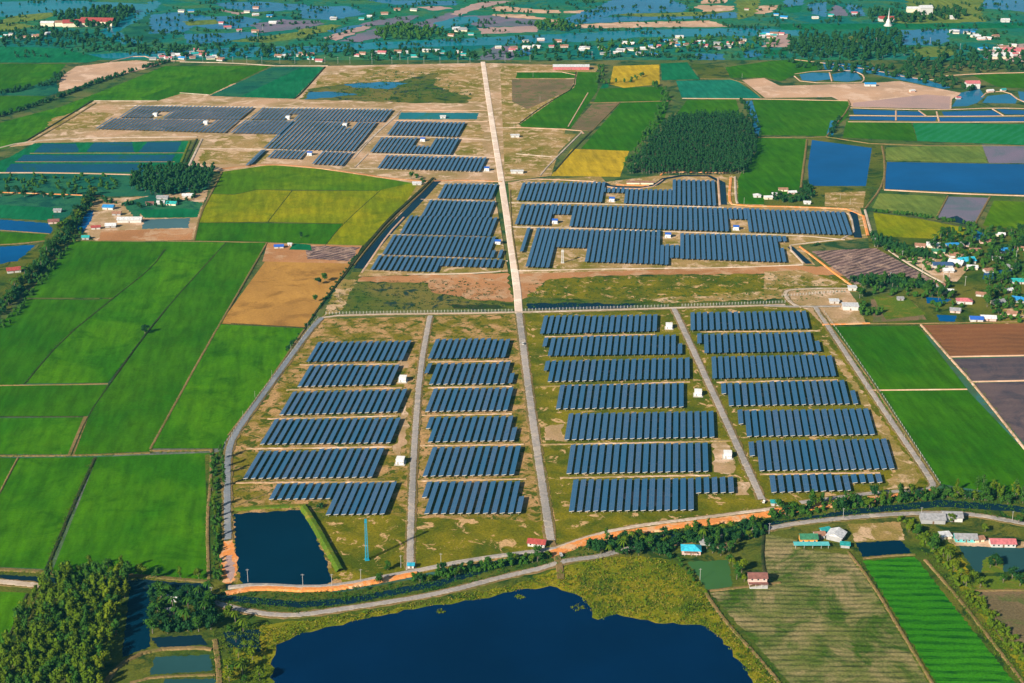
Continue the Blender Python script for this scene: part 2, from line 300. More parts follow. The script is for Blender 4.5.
# --- far band
F('field', 'far_haze_teal', [(-60, -8), (1084, -8), (1084, 64), (-60, 64)], z=0.02)
for nm, mt, p in [
 ('water', 'river', [(-40, 3), (60, 0), (150, 4), (150, 12), (40, 16), (-40, 18)]), ('field', 'meadow', Z(0, 0, 6.4, (0, 130), (120, 95), (330, 80), (380, 95), (230, 130), (40, 150))),
 ('field', 'meadow', [(-30, 24), (10, 22), (40, 26), (0, 32), (-30, 33)]), ('field', 'haze_teal_scrub', [(128, 22), (150, 12), (165, 18), (160, 40), (120, 44)]),
 ('pond', 'azure', [(150, 15), (181, 12), (205, 16), (196, 26), (184, 32), (150, 34)]), ('pond', 'azure', [(196, 17), (240, 16), (262, 20), (250, 27), (215, 30), (192, 26)]),
 ('river', 'river', Z(0, 0, 6.4, (640, 200), (860, 80), (960, 10), (1024, 5), (1024, 40), (860, 150), (760, 200), (900, 270), (800, 285), (700, 240))),
 ('pond', 'azure', [(183, 34), (250, 32), (259, 36), (228, 41), (200, 44), (186, 43)]), ('field', 'meadow', [(230, 41), (262, 36), (310, 31), (310, 37), (262, 43)]),
 ('field', 'meadow', Z(150, 0, 6.4, (200, 140), (420, 125), (480, 150), (250, 165))), ('field', 'pink_soil', Z(150, 0, 6.4, (430, 60), (560, 80), (690, 75), (560, 95))),
 ('pond', 'azure', Z(150, 0, 6.4, (420, 20), (700, 10), (1000, 30), (1000, 60), (700, 75), (480, 55))),
 ('field', 'mauve_field', [(250, 25), (283, 19), (312, 22), (310, 27), (262, 33)]), ('pond', 'azure', Z(300, 0, 6.4, (0, 40), (300, 40), (420, 90), (200, 130), (60, 120), (0, 110))),
 ('field', 'mauve_field', Z(300, 0, 6.4, (0, 130), (130, 135), (160, 155), (0, 190))), ('field', 'meadow', Z(300, 0, 6.4, (0, 190), (200, 155), (270, 165), (150, 210), (0, 240))),
 ('pond', 'azure', Z(300, 0, 6.4, (170, 200), (330, 165), (420, 160), (230, 215))), ('field', 'pink_soil', Z(300, 0, 6.4, (150, 240), (400, 165), (460, 172), (230, 262))),
 ('field', 'mauve_field', Z(300, 0, 6.4, (240, 265), (470, 185), (570, 175), (520, 240), (360, 270))), ('field', 'mauve_field', Z(300, 0, 6.4, (340, 165), (560, 120), (700, 100), (760, 100), (680, 165), (560, 160))),
 ('field', 'pink_soil', Z(300, 0, 6.4, (730, 45), (900, 40), (980, 55), (850, 68))), ('field', 'mauve_field', Z(300, 0, 6.4, (700, 165), (960, 80), (1024, 92), (1000, 130), (850, 175))),
 ('pond', 'river', Z(300, 0, 6.4, (850, 150), (1000, 110), (1024, 150), (930, 190))), ('pond', 'azure', Z(300, 0, 6.4, (430, 0), (1000, 5), (1000, 35), (600, 30))),
 ('sandbank', 'pink_soil', Z(450, 0, 6.4, (0, 92), (130, 28), (250, 8), (410, 4), (250, 42), (110, 78), (60, 102))), ('field', 'mauve_field', Z(450, 0, 6.4, (40, 105), (260, 98), (560, 130), (565, 168), (180, 172))),
 ('pond', 'river', Z(450, 0, 6.4, (30, 110), (180, 105), (190, 135), (60, 160))), ('field', 'pink_soil', Z(450, 0, 6.4, (170, 180), (560, 165), (560, 205), (200, 218))),
 ('sandbank', 'sand', Z(450, 0, 6.4, (275, 45), (350, 38), (540, 60), (700, 65), (700, 85), (480, 80), (290, 68))), ('sandbank', 'sand', Z(450, 0, 6.4, (280, 90), (450, 92), (700, 130), (700, 165), (600, 128), (280, 103))),
 ('sandbank', 'sand', Z(450, 0, 6.4, (730, 72), (900, 65), (930, 72), (830, 85), (735, 84))), ('lake', 'azure', [(566, 18), (600, 6), (617, -4), (662, -4), (688, 6), (684, 12), (650, 13), (610, 15), (600, 20), (570, 23)]),
 ('water', 'azure', [(570, 19), (650, 16), (690, 14), (737, 12), (735, 18), (660, 20), (575, 24)]), ('sandbank', 'sand', [(575, 25), (600, 23), (709, 20.5), (720, 24), (731, 25), (730, 27), (675, 27), (600, 28), (580, 28)]),
 ('sandbank', 'sand', [(694, 7), (702, 5), (734, 6), (733, 10), (706, 14), (703, 11)]), ('sandbank', 'sand', [(702, -2), (728, -2), (725, 3), (702, 4)]), ('sandbank', 'sand', [(752, 13), (760, 6), (779, 5), (777, 9), (765, 14)]),
 ('field', 'meadow', [(612, 14.3), (690, 12.2), (735, 10.8), (700, 16), (640, 17)]), ('field', 'meadow', [(735, 0), (760, 0), (755, 15), (738, 20)]),
 ('pond', 'azure', [(784, -3), (804, -3), (803, 5), (784, 7)]), ('field', 'rice_teal', [(784, 7), (803, 5), (800, 12), (786, 13)]), ('field', 'mauve_field', [(828, 16), (834, 5), (843, 8), (847, 16)]),
 ('pond', 'azure', [(808, 4), (828, 2), (826, 17), (812, 14)]), ('pond', 'azure', [(846, 4), (860, 6), (866, 16), (850, 16)]), ('field', 'meadow', [(905, -3), (984, -3), (980, 10), (985, 22), (915, 24), (870, 22), (910, 15)]),
 ('lake', 'azure', [(985, -3), (1040, -3), (1040, 14), (1010, 10), (984, 9)]), ('pond', 'azure', [(901, 30), (948, 29), (948, 42), (938, 45), (902, 45)]), ('field', 'meadow', [(909, 47), (953, 46), (958, 55), (932, 57), (914, 56)]),
 ('field', 'meadow', [(850, 36), (862, 36), (862, 43), (850, 43)]), ('pond', 'azure', [(952, 28), (975, 28), (975, 33), (952, 34)]), ('pond', 'azure', [(744, 52), (758, 50), (760, 56), (745, 58)]), ('pond', 'azure', [(697, 53), (725, 54), (724, 60), (698, 60)]),
 ('river', 'river', [(-40, 60), (256, 47), (310, 46), (380, 42), (450, 39), (516, 36), (600, 32), (640, 30), (740, 28), (800, 30), (800, 36), (740, 36), (640, 37), (600, 41), (516, 44), (450, 46), (380, 49), (310, 53), (256, 57)]),
 ('river', 'rice_teal', [(780, 24), (1060, 23), (1060, 28), (900, 29), (780, 30)]),
 ('field', 'mauve_field', Z(450, 0, 6.4, (170, 385), (280, 300), (430, 290), (430, 350), (380, 385))), ('pond', 'azure', Z(450, 0, 6.4, (440, 310), (540, 305), (500, 355), (440, 360))),
 ('field', 'pink_soil', [(778, 33), (788, 34), (788, 47), (762, 47)]), ('field', 'rice_teal', [(762, 50), (788, 49), (788, 55), (765, 56)]),
]: F(nm, mt, p, jit=5.0)
# --- top left
F('solar_ground', 'dry_ground', [(-20, 150), (28, 141), (94, 101), (157, 101), (180, 94), (325, 66), (484, 63), (600, 66), (575, 100), (550, 176), (500, 182), (413, 184), (320, 169), (270, 165), (221, 172), (190, 168), (200, 140), (40, 144)])
for nm, mt, p in [
 ('rice_field', 'rice_teal', T('a0', (-60, 180), (240, 190), (420, 232), (340, 247), (-60, 247))), ('rice_field', 'rice_mid', T('a0', (-60, 251), (262, 252), (215, 305), (100, 350), (-60, 362))),
 ('rice_field', 'rice_bright', T('a0', (60, 330), (150, 258), (262, 252), (215, 305))), ('rice_field', 'rice_mid', T('a0', (-60, 378), (190, 378), (60, 440), (-60, 470))),
 ('field', 'haze_teal_scrub', T('a0', (-60, 362), (100, 350), (215, 305), (235, 365), (190, 378), (-60, 376))),
 ('harvested_field', 'sand', T('a0', (230, 360), (240, 300), (300, 262), (440, 245), (540, 238), (640, 250), (560, 275), (450, 300), (250, 358))),
 ('rice_field', 'rice_bright', [(-20, 128), (60, 107), (113, 87), (165, 66), (270, 66), (209, 95), (180, 94), (157, 101), (94, 101), (28, 141), (-20, 156)]),
 ('rice_field', 'rice_mid', [(140, 98), (190, 80), (250, 66), (270, 66), (209, 95), (180, 93), (157, 101)]),
 ('field', 'haze_teal_scrub', [(272, 67), (325, 67), (294, 99), (209, 96)]), ('field', 'rice_teal', [(300, 68), (325, 67), (294, 99), (240, 97)]),
 ('field', 'dry_olive', T('a1', (260, 300), (480, 262), (700, 270), (890, 260), (900, 400), (640, 400), (180, 392))),
 ('field', 'marsh', T('a1', (210, 350), (400, 325), (560, 322), (640, 300), (720, 285), (700, 330), (760, 360), (850, 385), (820, 408), (540, 402), (170, 392))),
 ('pond', 'azure', T('a1', (190, 392), (205, 365), (280, 360), (400, 372), (300, 385))), ('pond', 'azure', T('a1', (345, 332), (490, 322), (600, 328), (520, 352), (380, 345))),
 ('field', 'wild', T('a1', (520, 390), (560, 365), (640, 365), (720, 385), (840, 385), (820, 408), (560, 404))),
 ('field', 'dry_olive', T('a1', (810, 490), (880, 490), (900, 545), (810, 540))), ('field', 'dry_olive', T('a1', (800, 560), (890, 560), (900, 615), (790, 610))),
 ('pond', 'teal_water', T('a1', (570, 443), (878, 445), (868, 470), (558, 470))),
 ('field', 'dry_olive', T('a0', (200, 470), (300, 440), (380, 440), (450, 450), (370, 500), (180, 520))), ('field', 'dry_olive', T('a0', (870, 535), (1100, 540), (1100, 590), (830, 582))),
 ('field', 'dry_olive', T('a0', (800, 592), (1080, 598), (1020, 650), (780, 645))), ('field', 'dry_olive', T('a1', (0, 528), (80, 532), (30, 585), (-40, 582))),
 ('rice_field', 'rice_teal', [(10, 157), (35, 143), (190, 141), (178, 165), (150, 176), (-20, 176), (-20, 168)]),
 ('pond', 'fish_pond', T('a0', (130, 600), (170, 566), (300, 566), (310, 598), (250, 602))), ('pond', 'fish_pond', T('a0', (340, 598), (370, 562), (520, 560), (530, 600))), ('pond', 'fish_pond', T('a0', (545, 600), (580, 560), (715, 558), (695, 600))),
 ('pond', 'fish_pond', T('a0', (60, 638), (95, 610), (440, 610), (690, 610), (670, 640), (400, 640))), ('pond', 'fish_pond', T('a0', (10, 690), (45, 645), (560, 645), (570, 690))),
 ('field', 'haze_teal_scrub', [(-20, 173), (150, 172), (180, 168), (215, 172), (205, 195), (100, 197), (-20, 193)]),
 ('field', 'haze_teal_scrub', [(-20, 194), (90, 196), (80, 212), (55, 225), (52, 208), (-20, 205)]),
 ('rice_field', 'rice_teal', T('b0', (-60, 135), (220, 150), (200, 200), (-60, 188))), ('pond', 'blue_water', T('b0', (-60, 190), (190, 210), (218, 252), (-60, 235))),
 ('rice_field', 'rice_mid', T('b0', (-60, 240), (205, 255), (200, 280), (-60, 297))), ('pond', 'blue_water', T('b0', (-60, 306), (140, 295), (70, 360), (-60, 380))),
 ('field', 'wild', T('b0', (-60, 380), (70, 360), (200, 250), (300, 150), (370, 115), (380, 160), (280, 290), (-60, 640))),
 ('yard', 'dry_ground', T('b0', (365, 118), (480, 110), (640, 100), (820, 80), (800, 140), (765, 275), (380, 282), (330, 240))),
 ('field', 'haze_teal_scrub', T('b0', (480, 130), (600, 100), (800, 130), (785, 160), (560, 160), (540, 200))),
 ('rice_field', 'rice_teal', T('b0', (540, 158), (720, 152), (785, 160), (778, 188), (570, 190))), ('pond', 'grey_water', T('b0', (570, 196), (748, 190), (742, 229), (558, 233))), ('stubble_plot', 'bare_soil', T('b0', (400, 240), (762, 232), (755, 277), (385, 282))),
 ('canal', 'blue_water', T('b0', (300, 230), (350, 160), (370, 160), (360, 200), (325, 250))),
]: F(nm, mt, p, jit=4.0 if mt in ('marsh', 'azure', 'dry_olive', 'wild') else 1.2)
# --- yellow green parcels west of the ditch
for mt, p in [('rice_lime', [(221, 172), (270, 165), (320, 169), (413, 183), (378, 191), (256, 190), (235, 195), (212, 194)]),
 ('rice_yellow', [(212, 194), (235, 195), (256, 190), (292, 191), (268, 222), (197, 223)]), ('rice_yellow', [(292, 191), (378, 191), (343, 224), (268, 222)]),
 ('rice_mid', [(197, 223), (343, 224), (325, 246), (265, 242), (194, 241)]), ('rice_yellow', [(378, 191), (413, 183), (419, 188), (363, 246), (325, 246), (343, 224)]), ('rice_lime', [(270, 165), (320, 169), (400, 181), (340, 183), (262, 175)])]: F('rice_field', mt, p)
F('field', 'bare_soil', T('b1', (45, 290), (420, 300), (375, 372), (25, 362))); F('field', 'burnt', T('b1', (200, 300), (410, 305), (370, 360), (200, 352)), jit=2); F('rice_field', 'rice_teal', T('b1', (150, 290), (215, 296), (220, 318), (130, 315)))
F('stubble_field', 'stubble', [(265, 262), (351, 264), (318, 308), (304, 328), (220, 324)])
# --- big rice fields on the left
for mt, p in [('rice_mid', [(73, 241), (167, 243), (167, 250), (114, 298), (25, 298)]), ('rice_mid', [(25, 299), (113, 299), (62, 340), (25, 384), (-20, 387), (-20, 345)]),
 ('rice_bright', [(150, 242), (226, 243), (172, 302), (141, 340), (108, 383), (25, 384), (62, 340), (114, 298), (167, 250)]),
 ('rice_mid', [(226, 243), (267, 243), (150, 452), (73, 455), (88, 415), (112, 383), (143, 340), (173, 302)]),
 ('rice_mid', T('c0', (-60, 180), (425, 178), (340, 302), (-60, 302))), ('rice_bright', T('c0', (-60, 308), (330, 305), (270, 450), (-60, 450))),
 ('rice_bright', [(219, 325), (304, 329), (285, 358), (262, 392), (226, 440), (222, 449), (150, 449)]),
 ('rice_mid', T('c0', (-60, 462), (70, 465), (0, 600), (-60, 640))), ('rice_bright', [(19, 458), (94, 457), (46, 569), (-20, 566), (-20, 515)]),
 ('rice_bright', [(97, 457), (209, 453), (211, 480), (207, 540), (208, 582), (52, 572)]), ('rice_bright', [(-20, 591), (27, 593), (16, 622), (-20, 690)]),
 ('rice_bright', [(120, 456), (208, 453), (210, 480), (207, 520), (100, 520)])]: F('rice_field', mt, p)
F('field', 'dirt', T('c0', (330, 303), (350, 303), (292, 455), (266, 455)))
# --- belt between the two halves of the plant
F('field', 'wild', [(320, 318), (352, 272), (510, 272), (800, 262), (850, 290), (815, 308), (512, 313)])
F('field', 'marsh', T('b1', (360, 450), (620, 440), (800, 510), (980, 530), (960, 560), (300, 570)), jit=3); F('field', 'bare_soil', T('b1', (420, 420), (990, 405), (1010, 520), (860, 512), (690, 480), (680, 445), (400, 440)), jit=3)
F('field', 'dry_olive', T('b1', (330, 430), (400, 435), (330, 560), (265, 575)), jit=2); F('field', 'dark_bank', T('b1', (740, 530), (950, 530), (1000, 546), (780, 546)), jit=3)
F('field', 'bare_soil', T('b2', (10, 405), (1100, 375), (1500, 395), (1500, 420), (1024, 408), (400, 415), (230, 425), (130, 440), (100, 480), (40, 510), (10, 540)), jit=2)
F('field', 'plant_green', T('b2', (60, 500), (150, 430), (420, 420), (1024, 410), (1350, 420), (1400, 480), (600, 520)), jit=3); F('field', 'dry_olive', T('b2', (500, 505), (820, 495), (1100, 465), (1100, 505), (600, 525)), jit=2)
F('pond', 'ditch', T('b2', (60, 525), (200, 522), (500, 528), (440, 548), (60, 548)), jit=2.5)
# --- ground of the solar plant
F('solar_ground', 'plant_ground', [(322, 319), (520, 314), (560, 548), (500, 560), (410, 576), (345, 590), (232, 592), (225, 490), (236, 440)])
F('solar_ground', 'plant_green', [(520, 314), (670, 310), (815, 306), (937, 491), (775, 512), (640, 528), (560, 548)])
F('solar_ground', 'dry_olive', [(418, 184), (440, 183), (493, 183), (508, 272), (358, 277), (385, 235)])
F('solar_ground', 'dry_olive', [(508, 182), (600, 176), (606, 182), (655, 176), (735, 174), (745, 203), (860, 207), (868, 238), (800, 245), (815, 265), (516, 274)])
for p in [T('c3', (225, 0), (250, 0), (450, 300), (620, 540), (560, 590), (470, 590), (520, 500), (420, 300))]: F('field', 'dry_olive', p, jit=2)
F('solar_ground', 'plant_green', [(310, 512), (345, 512), (420, 518), (560, 522), (556, 548), (410, 572), (345, 588), (336, 575)], jit=2)
for p in [T('d2', (420, -60), (560, -80), (640, -60), (600, -20), (480, -15)), T('c2', (790, 395), (850, 395), (880, 510), (850, 530), (795, 520)), T('c2', (880, 560), (935, 560), (935, 610), (880, 612)), T('c2', (130, 345), (205, 330), (200, 400), (130, 395)), T('c1', (560, 60), (600, 50), (600, 110), (570, 110)), T('c1', (585, 190), (600, 330), (570, 470), (540, 440), (570, 300))]:
    F('bare_patch', 'dry_ground', p, jit=2.5)
# --- top centre and right
F('field', 'dry_olive', [(500, 66), (600, 66), (575, 100), (551, 176), (505, 180)])
for nm, mt, p in [
 ('field', 'plot_brown', T('a2', (0, 312), (245, 312), (235, 350), (190, 372), (60, 430), (0, 400))), ('field', 'dry_olive', T('a2', (-10, 525), (255, 528), (120, 660), (-10, 665))),
 ('rice_field', 'rice_deep', T('a2', (20, 285), (250, 285), (245, 308), (15, 308))), ('rice_field', 'rice_mid', T('a2', (258, 283), (345, 285), (335, 360), (230, 507), (45, 502), (28, 492), (190, 377), (245, 345))),
 ('fallow_field', 'plot_brown', T('a2', (320, 405), (418, 405), (310, 520), (230, 507))), ('rice_field', 'rice_mid', T('a2', (345, 350), (590, 340), (632, 396), (322, 404))), ('rice_field', 'rice_deep', T('a2', (430, 405), (618, 400), (600, 470), (470, 597), (272, 585))),
 ('ripe_rice_field', 'rice_ripe', [(572, 149), (629, 151), (620, 177), (551, 176)]), ('ripe_rice_field', 'rice_ripe', T('a2', (400, 260), (580, 254), (582, 332), (440, 346), (385, 332))),
 ('rice_field', 'rice_teal', T('a2', (585, 250), (690, 245), (738, 312), (590, 316))), ('paddy', 'aqua_crop', T('a2', (645, 318), (880, 314), (982, 386), (670, 390))), ('field', 'wild', T('a2', (700, 250), (830, 258), (865, 306), (745, 312))),
 ('rice_field', 'rice_deep', T('a2', (840, 265), (1020, 240), (1150, 232), (1230, 250), (1200, 280), (1100, 300), (1060, 320), (1000, 306), (860, 306))),
 ('harvested_field', 'sand', [(742, 80), (764, 78), (780, 86), (873, 83), (900, 81), (925, 86), (962, 93), (952, 99), (951, 109), (853, 107), (832, 97), (765, 98)]),
 ('harvested_field', 'pink_soil', T('a3', (350, 405), (500, 388), (640, 372), (735, 380), (730, 430), (350, 420))),
 ('rice_field', 'rice_mid', T('a2', (690, 394), (882, 392), (905, 475), (640, 460))), ('rice_field', 'rice_mid', [(753, 100), (849, 101), (848, 116), (826, 136), (758, 135)]),
 ('canal', 'azure', T('a2', (918, 400), (945, 396), (978, 500), (972, 536), (950, 525), (945, 470))), ('rice_field', 'rice_deep', [(738, 180), (757, 138), (806, 139), (799, 190), (782, 205), (738, 204)]),
 ('lake', 'blue_water', [(812, 140), (872, 148), (866, 186), (809, 186), (808, 165)]), ('pond', 'azure', T('a3', (262, 475), (290, 475), (272, 533), (246, 533))),
 ('field', 'wild', [(806, 138), (826, 136), (884, 143), (887, 160), (884, 189), (866, 186), (872, 148), (812, 140)]), ('lake', 'blue_water', [(887, 162), (1060, 165), (1060, 196), (884, 189)]),
 ('rice_field', 'rice_mid', T('a3', (325, 475), (580, 482), (605, 556), (310, 542))), ('rice_field', 'teal_rows', T('a3', (585, 485), (1150, 490), (1150, 575), (605, 556))),
 ('field', 'meadow', T('a3', (480, 580), (860, 570), (880, 642), (480, 632))), ('field', 'mauve_field', T('a3', (858, 570), (1150, 578), (1150, 645), (885, 642))),
 ('pond', 'blue_water', T('a3', (350, 430), (615, 440), (640, 456), (355, 450))), ('pond', 'blue_water', T('a3', (340, 458), (680, 462), (675, 477), (335, 472))), ('pond', 'blue_water', T('a3', (700, 440), (900, 435), (935, 455), (710, 458))), ('pond', 'blue_water', T('a3', (690, 463), (1100, 461), (1100, 478), (690, 478))), ('pond', 'blue_water', T('a3', (915, 430), (1100, 438), (1100, 452), (950, 450))),
 ('pond', 'azure', T('a3', (140, 293), (190, 286), (255, 288), (262, 312), (200, 320), (150, 316))), ('pond', 'azure', T('a3', (268, 292), (320, 283), (368, 290), (385, 312), (330, 322), (275, 318))),
 ('pond', 'azure', T('a3', (230, 245), (330, 250), (420, 262), (520, 290), (640, 315), (740, 345), (700, 350), (560, 320), (420, 290), (240, 275))), ('pond', 'azure', T('a3', (740, 420), (775, 365), (850, 350), (870, 380), (840, 405), (800, 418))), ('pond', 'azure', T('a3', (860, 405), (880, 378), (960, 370), (1000, 385), (990, 408))), ('pond', 'azure', T('a3', (1000, 360), (1100, 365), (1100, 410), (1010, 400))),
 ('rice_field', 'rice_mid', [(972, 75), (1060, 72), (1060, 90), (998, 87)]), ('field', 'rice_teal', T('a2', (345, 350), (360, 330), (380, 330), (380, 345))),
 ('field', 'meadow', T('b3', (455, 92), (715, 105), (680, 187), (425, 150))), ('paddy', 'mauve_field', T('b3', (722, 105), (887, 110), (830, 222), (680, 187))), ('paddy', 'ditch', T('b3', (830, 222), (700, 195), (760, 180))),
 ('rice_field', 'rice_lime', T('b3', (905, 120), (1010, 125), (1150, 130), (1150, 300), (860, 222))), ('rice_field', 'rice_yellow', T('b3', (430, 168), (600, 190), (792, 228), (780, 282), (450, 262))),
 ('field', 'wild', T('b3', (180, 62), (440, 75), (395, 150), (0, 140), (0, 115), (190, 120))), ('field', 'dry_olive', T('b3', (240, 90), (400, 85), (390, 150), (240, 142))),
 ('village_ground', 'wild', [(868, 236), (960, 240), (975, 225), (1060, 232), (1060, 325), (830, 326), (800, 280), (850, 300), (905, 290), (870, 258)]),
 ('yard', 'dry_ground', T('b3', (560, 350), (720, 330), (830, 360), (760, 440), (700, 440))), ('yard', 'dry_olive', T('b3', (960, 530), (1100, 530), (1100, 606), (900, 606))), ('pond', 'blue_water', T('b3', (870, 400), (980, 390), (960, 430), (860, 430))), ('pond', 'blue_water', T('b3', (640, 500), (740, 510), (700, 530), (640, 525))), ('pond', 'blue_water', T('b3', (680, 570), (760, 575), (750, 598), (690, 596))), ('pond', 'azure', T('b3', (800, 232), (850, 240), (890, 275), (830, 280))),
 ('field', 'plot_brown', T('b3', (500, 495), (600, 530), (640, 590), (430, 600), (420, 510))), ('field', 'grass_bank', T('b3', (430, 500), (560, 500), (640, 570), (480, 590))),
 ('burnt_field', 'burnt', T('b3', (185, 320), (440, 308), (690, 445), (440, 448), (360, 452))), ('field', 'dry_olive', T('b3', (0, 400), (150, 395), (330, 455), (60, 460), (0, 520))), ('yard', 'dry_ground', T('b3', (70, 470), (330, 470), (380, 540), (400, 605), (225, 605), (170, 550), (110, 530))),
]: F(nm, mt, p, jit=0.6)
for mt, p in [('rice_mid', [(830, 327), (918, 326), (967, 389), (870, 390)]), ('rice_deep', [(871, 391), (967, 390), (1060, 488), (1060, 497), (1020, 497), (940, 484)])]: F('rice_field', mt, p)
F('ploughed_field', 'brown_field', [(921, 325), (1060, 323), (1060, 355), (949, 357)]); F('ploughed_field', 'ash_field', [(951, 359), (1060, 356), (1060, 379), (970, 381)]); F('ploughed_field', 'ash_field', [(972, 383), (1060, 381), (1060, 485)])
# --- bottom
F('ground_cover', 'wild', [(205, 455), (226, 450), (226, 590), (345, 592), (420, 578), (560, 550), (640, 530), (775, 514), (937, 492), (1060, 500), (1060, 760), (-60, 760), (-60, 566), (208, 580)])
F('rice_field', 'rice_bright', [(-20, 591), (27, 593), (16, 622), (-20, 690)])
F('shore', 'shore', [(215, 683), (240, 640), (262, 625), (300, 621), (420, 606), (520, 582), (600, 556), (640, 556), (668, 560), (690, 575), (712, 598), (740, 640), (790, 700), (740, 740), (230, 740)], jit=3)
F('meadow', 'shore', [(925, 540), (955, 545), (975, 580), (1060, 650), (1060, 720), (1030, 683)], jit=2)
lake_pts = [(272, 760), (272, 660), (276, 645), (302, 633), (365, 619), (421, 608), (480, 599), (512, 592), (550, 586), (575, 594), (588, 605), (592, 618), (598, 620), (616, 614), (664, 624), (700, 625), (723, 640), (743, 665), (757, 690), (790, 760)]
F('lake', 'lake', lake_pts, jit=2.2)
F('pond', 'pond_navy', [(234, 514), (300, 510), (312, 525), (325, 558), (333, 580), (326, 586), (242, 585), (236, 560)], jit=1.2)
for nm, mt, p in [('canal', 'ditch', [(-20, 574), (40, 577), (120, 580), (210, 584), (210, 590), (130, 588), (40, 583), (-20, 580)]), ('pond', 'pond_navy', [(130, 585), (150, 590), (150, 647), (122, 658)]), ('pond', 'dull_water', [(155, 657), (210, 655), (212, 671), (150, 675)]), ('pond', 'ditch', [(150, 638), (200, 635), (208, 645), (160, 648)]), ('pond', 'dull_water', [(165, 679), (215, 679), (215, 720), (150, 720)]), ('pond', 'ditch', T('d0', (540, 270), (700, 290), (840, 330), (860, 370), (600, 340))), ('pond', 'ditch', T('d0', (880, 480), (1024, 470), (1024, 560), (900, 540))),
 ('canal', 'ditch', [(214, 594), (256, 598), (300, 602), (350, 598), (400, 588), (440, 580), (500, 562), (540, 552), (545, 557), (500, 568), (440, 586), (400, 594), (350, 604), (300, 608), (256, 604), (214, 600)]),
 ('pond', 'pond_navy', [(855, 543), (900, 540), (912, 553), (863, 557)]), ('pond', 'pea_water', [(688, 562), (728, 560), (732, 586), (708, 592), (700, 580)]), ('pond', 'dull_water', [(958, 546), (1060, 549), (1060, 572), (975, 572)]), ('bank', 'grass_bank', [(983, 560), (990, 556), (1003, 558), (1004, 573), (982, 573)]),
 ('canal', 'ditch', [(600, 542), (700, 531), (790, 520), (860, 508), (940, 500), (1010, 505), (1060, 512), (1060, 518), (1010, 511), (940, 507), (860, 514), (790, 526), (700, 538), (600, 549)]),
 ('vegetable_field', 'veg_rows', [(710, 593), (762, 586), (765, 534), (797, 540), (801, 549), (850, 555), (860, 568), (945, 710), (810, 710), (770, 660)]), ('vegetable_field', 'rice_stripes', [(863, 561), (915, 557), (1040, 715), (955, 715)]), ('fallow_field', 'plot_brown', [(973, 592), (1060, 590), (1060, 680), (1003, 643)]),
 ('yard', 'dry_olive', [(848, 524), (900, 522), (905, 540), (855, 542)]), ('yard', 'dry_ground', [(940, 535), (1060, 545), (1060, 549), (955, 546)]), ('grass', 'grass_bank', [(945, 577), (1060, 576), (1060, 590), (973, 591)])]: F(nm, mt, p, jit=0.8)

print('LAYERS', max(l for _, _, l in LAYERS))
# ------------------------------------------------------------------ roads, tracks, bunds
def ST(name, mt, p, w_, **k):
    if mt in ('gravel', 'slate_road', 'pale_road') and name == 'road' and w_ > 3: strip('verge', 'dirt', p, w_*1.0+2.6, h=k.get('h', .55)*.6, smooth=k.get('smooth', 1), wob=.7); k.setdefault('wob', .25)
    return strip(name, mt, p, w_*.9, **k)
ST('road', 'main_road', [(483, 62), (490, 110), (503, 190), (517, 285), (519, 314)], 8.0); ST('road', 'gravel', [(519, 313), (530, 400), (540, 470), (551, 541)], 6.2)
ST('road', 'gravel', [(430, 316), (420, 370), (414, 450), (411, 520), (410, 570)], 5.0); ST('road', 'gravel', [(674, 309), (700, 365), (730, 430), (762, 500)], 5.4)
ST('road', 'gravel', [(815, 307), (850, 360), (890, 420), (930, 478), (934, 487), (925, 491), (880, 492), (800, 503)], 4.6, smooth=2)
ST('road', 'pale_road', [(322, 318), (345, 315), (512, 313), (680, 308), (785, 305)], 3.6)
ST('road', 'slate_road', [(322, 318), (310, 330), (262, 396), (236, 432), (228, 450), (227, 490), (228, 540)], 5.2, smooth=2)
ST('road', 'gravel', T('b3', (0, 535), (130, 540), (300, 538)), 4.2); ST('road', 'pale_road', T('b3', (330, 468), (200, 468), (95, 472), (78, 490), (110, 530), (150, 542)), 4.0, smooth=2)
ST('road', 'pale_road', [(-30, 579), (0, 582), (40, 586)], 6.0); ST('road', 'gravel', [(205, 600), (245, 612), (290, 617), (340, 610), (380, 604), (440, 594), (500, 578), (545, 568), (560, 562), (598, 557)], 5.2, smooth=2)
ST('road', 'gravel', [(598, 557), (640, 546), (700, 540), (764, 530), (800, 523), (850, 518), (900, 514), (965, 513), (1024, 524), (1060, 530)], 5.6, smooth=2)
ST('road', 'dirt', [(551, 541), (556, 552), (560, 568), (561, 580)], 5.0)
ST('embankment', 'orange_earth', [(226, 594), (256, 588), (310, 591), (345, 588), (380, 581), (417, 574)], 4.0, h=1.1, wob=0.3); ST('road', 'gravel', [(228, 588), (256, 585), (310, 588), (345, 585), (380, 578), (417, 571), (470, 560), (556, 549)], 3.0, h=1.0)
ST('embankment', 'orange_earth', [(548, 556), (590, 540), (630, 533), (680, 526), (730, 520), (775, 514)], 8.0, h=0.9, wob=0.5); ST('embankment', 'orange_earth', [(775, 512), (830, 505), (880, 499), (938, 492)], 8.5, h=0.9, wob=0.6)
ST('road', 'pale_road', [(556, 549), (600, 534), (640, 526), (700, 519), (760, 511), (775, 509)], 3.6, h=0.8, wob=0.3)
F('spoil_heap', 'orange_earth', [(223, 541), (233, 540), (238, 560), (237, 575), (231, 584), (222, 582), (219, 560)], jit=1.4); F('spoil_heap', 'pink_soil', [(226, 556), (233, 555), (235, 572), (230, 582), (226, 572)], jit=1.4)
ST('bund', 'grass_bank', [(304, 508), (318, 530), (330, 552), (341, 572)], 3.0, h=2.4, wob=0.3); ST('bund', 'grass_bank', [(233, 510), (270, 507), (306, 506)], 4.0, h=0.8, wob=0.3)
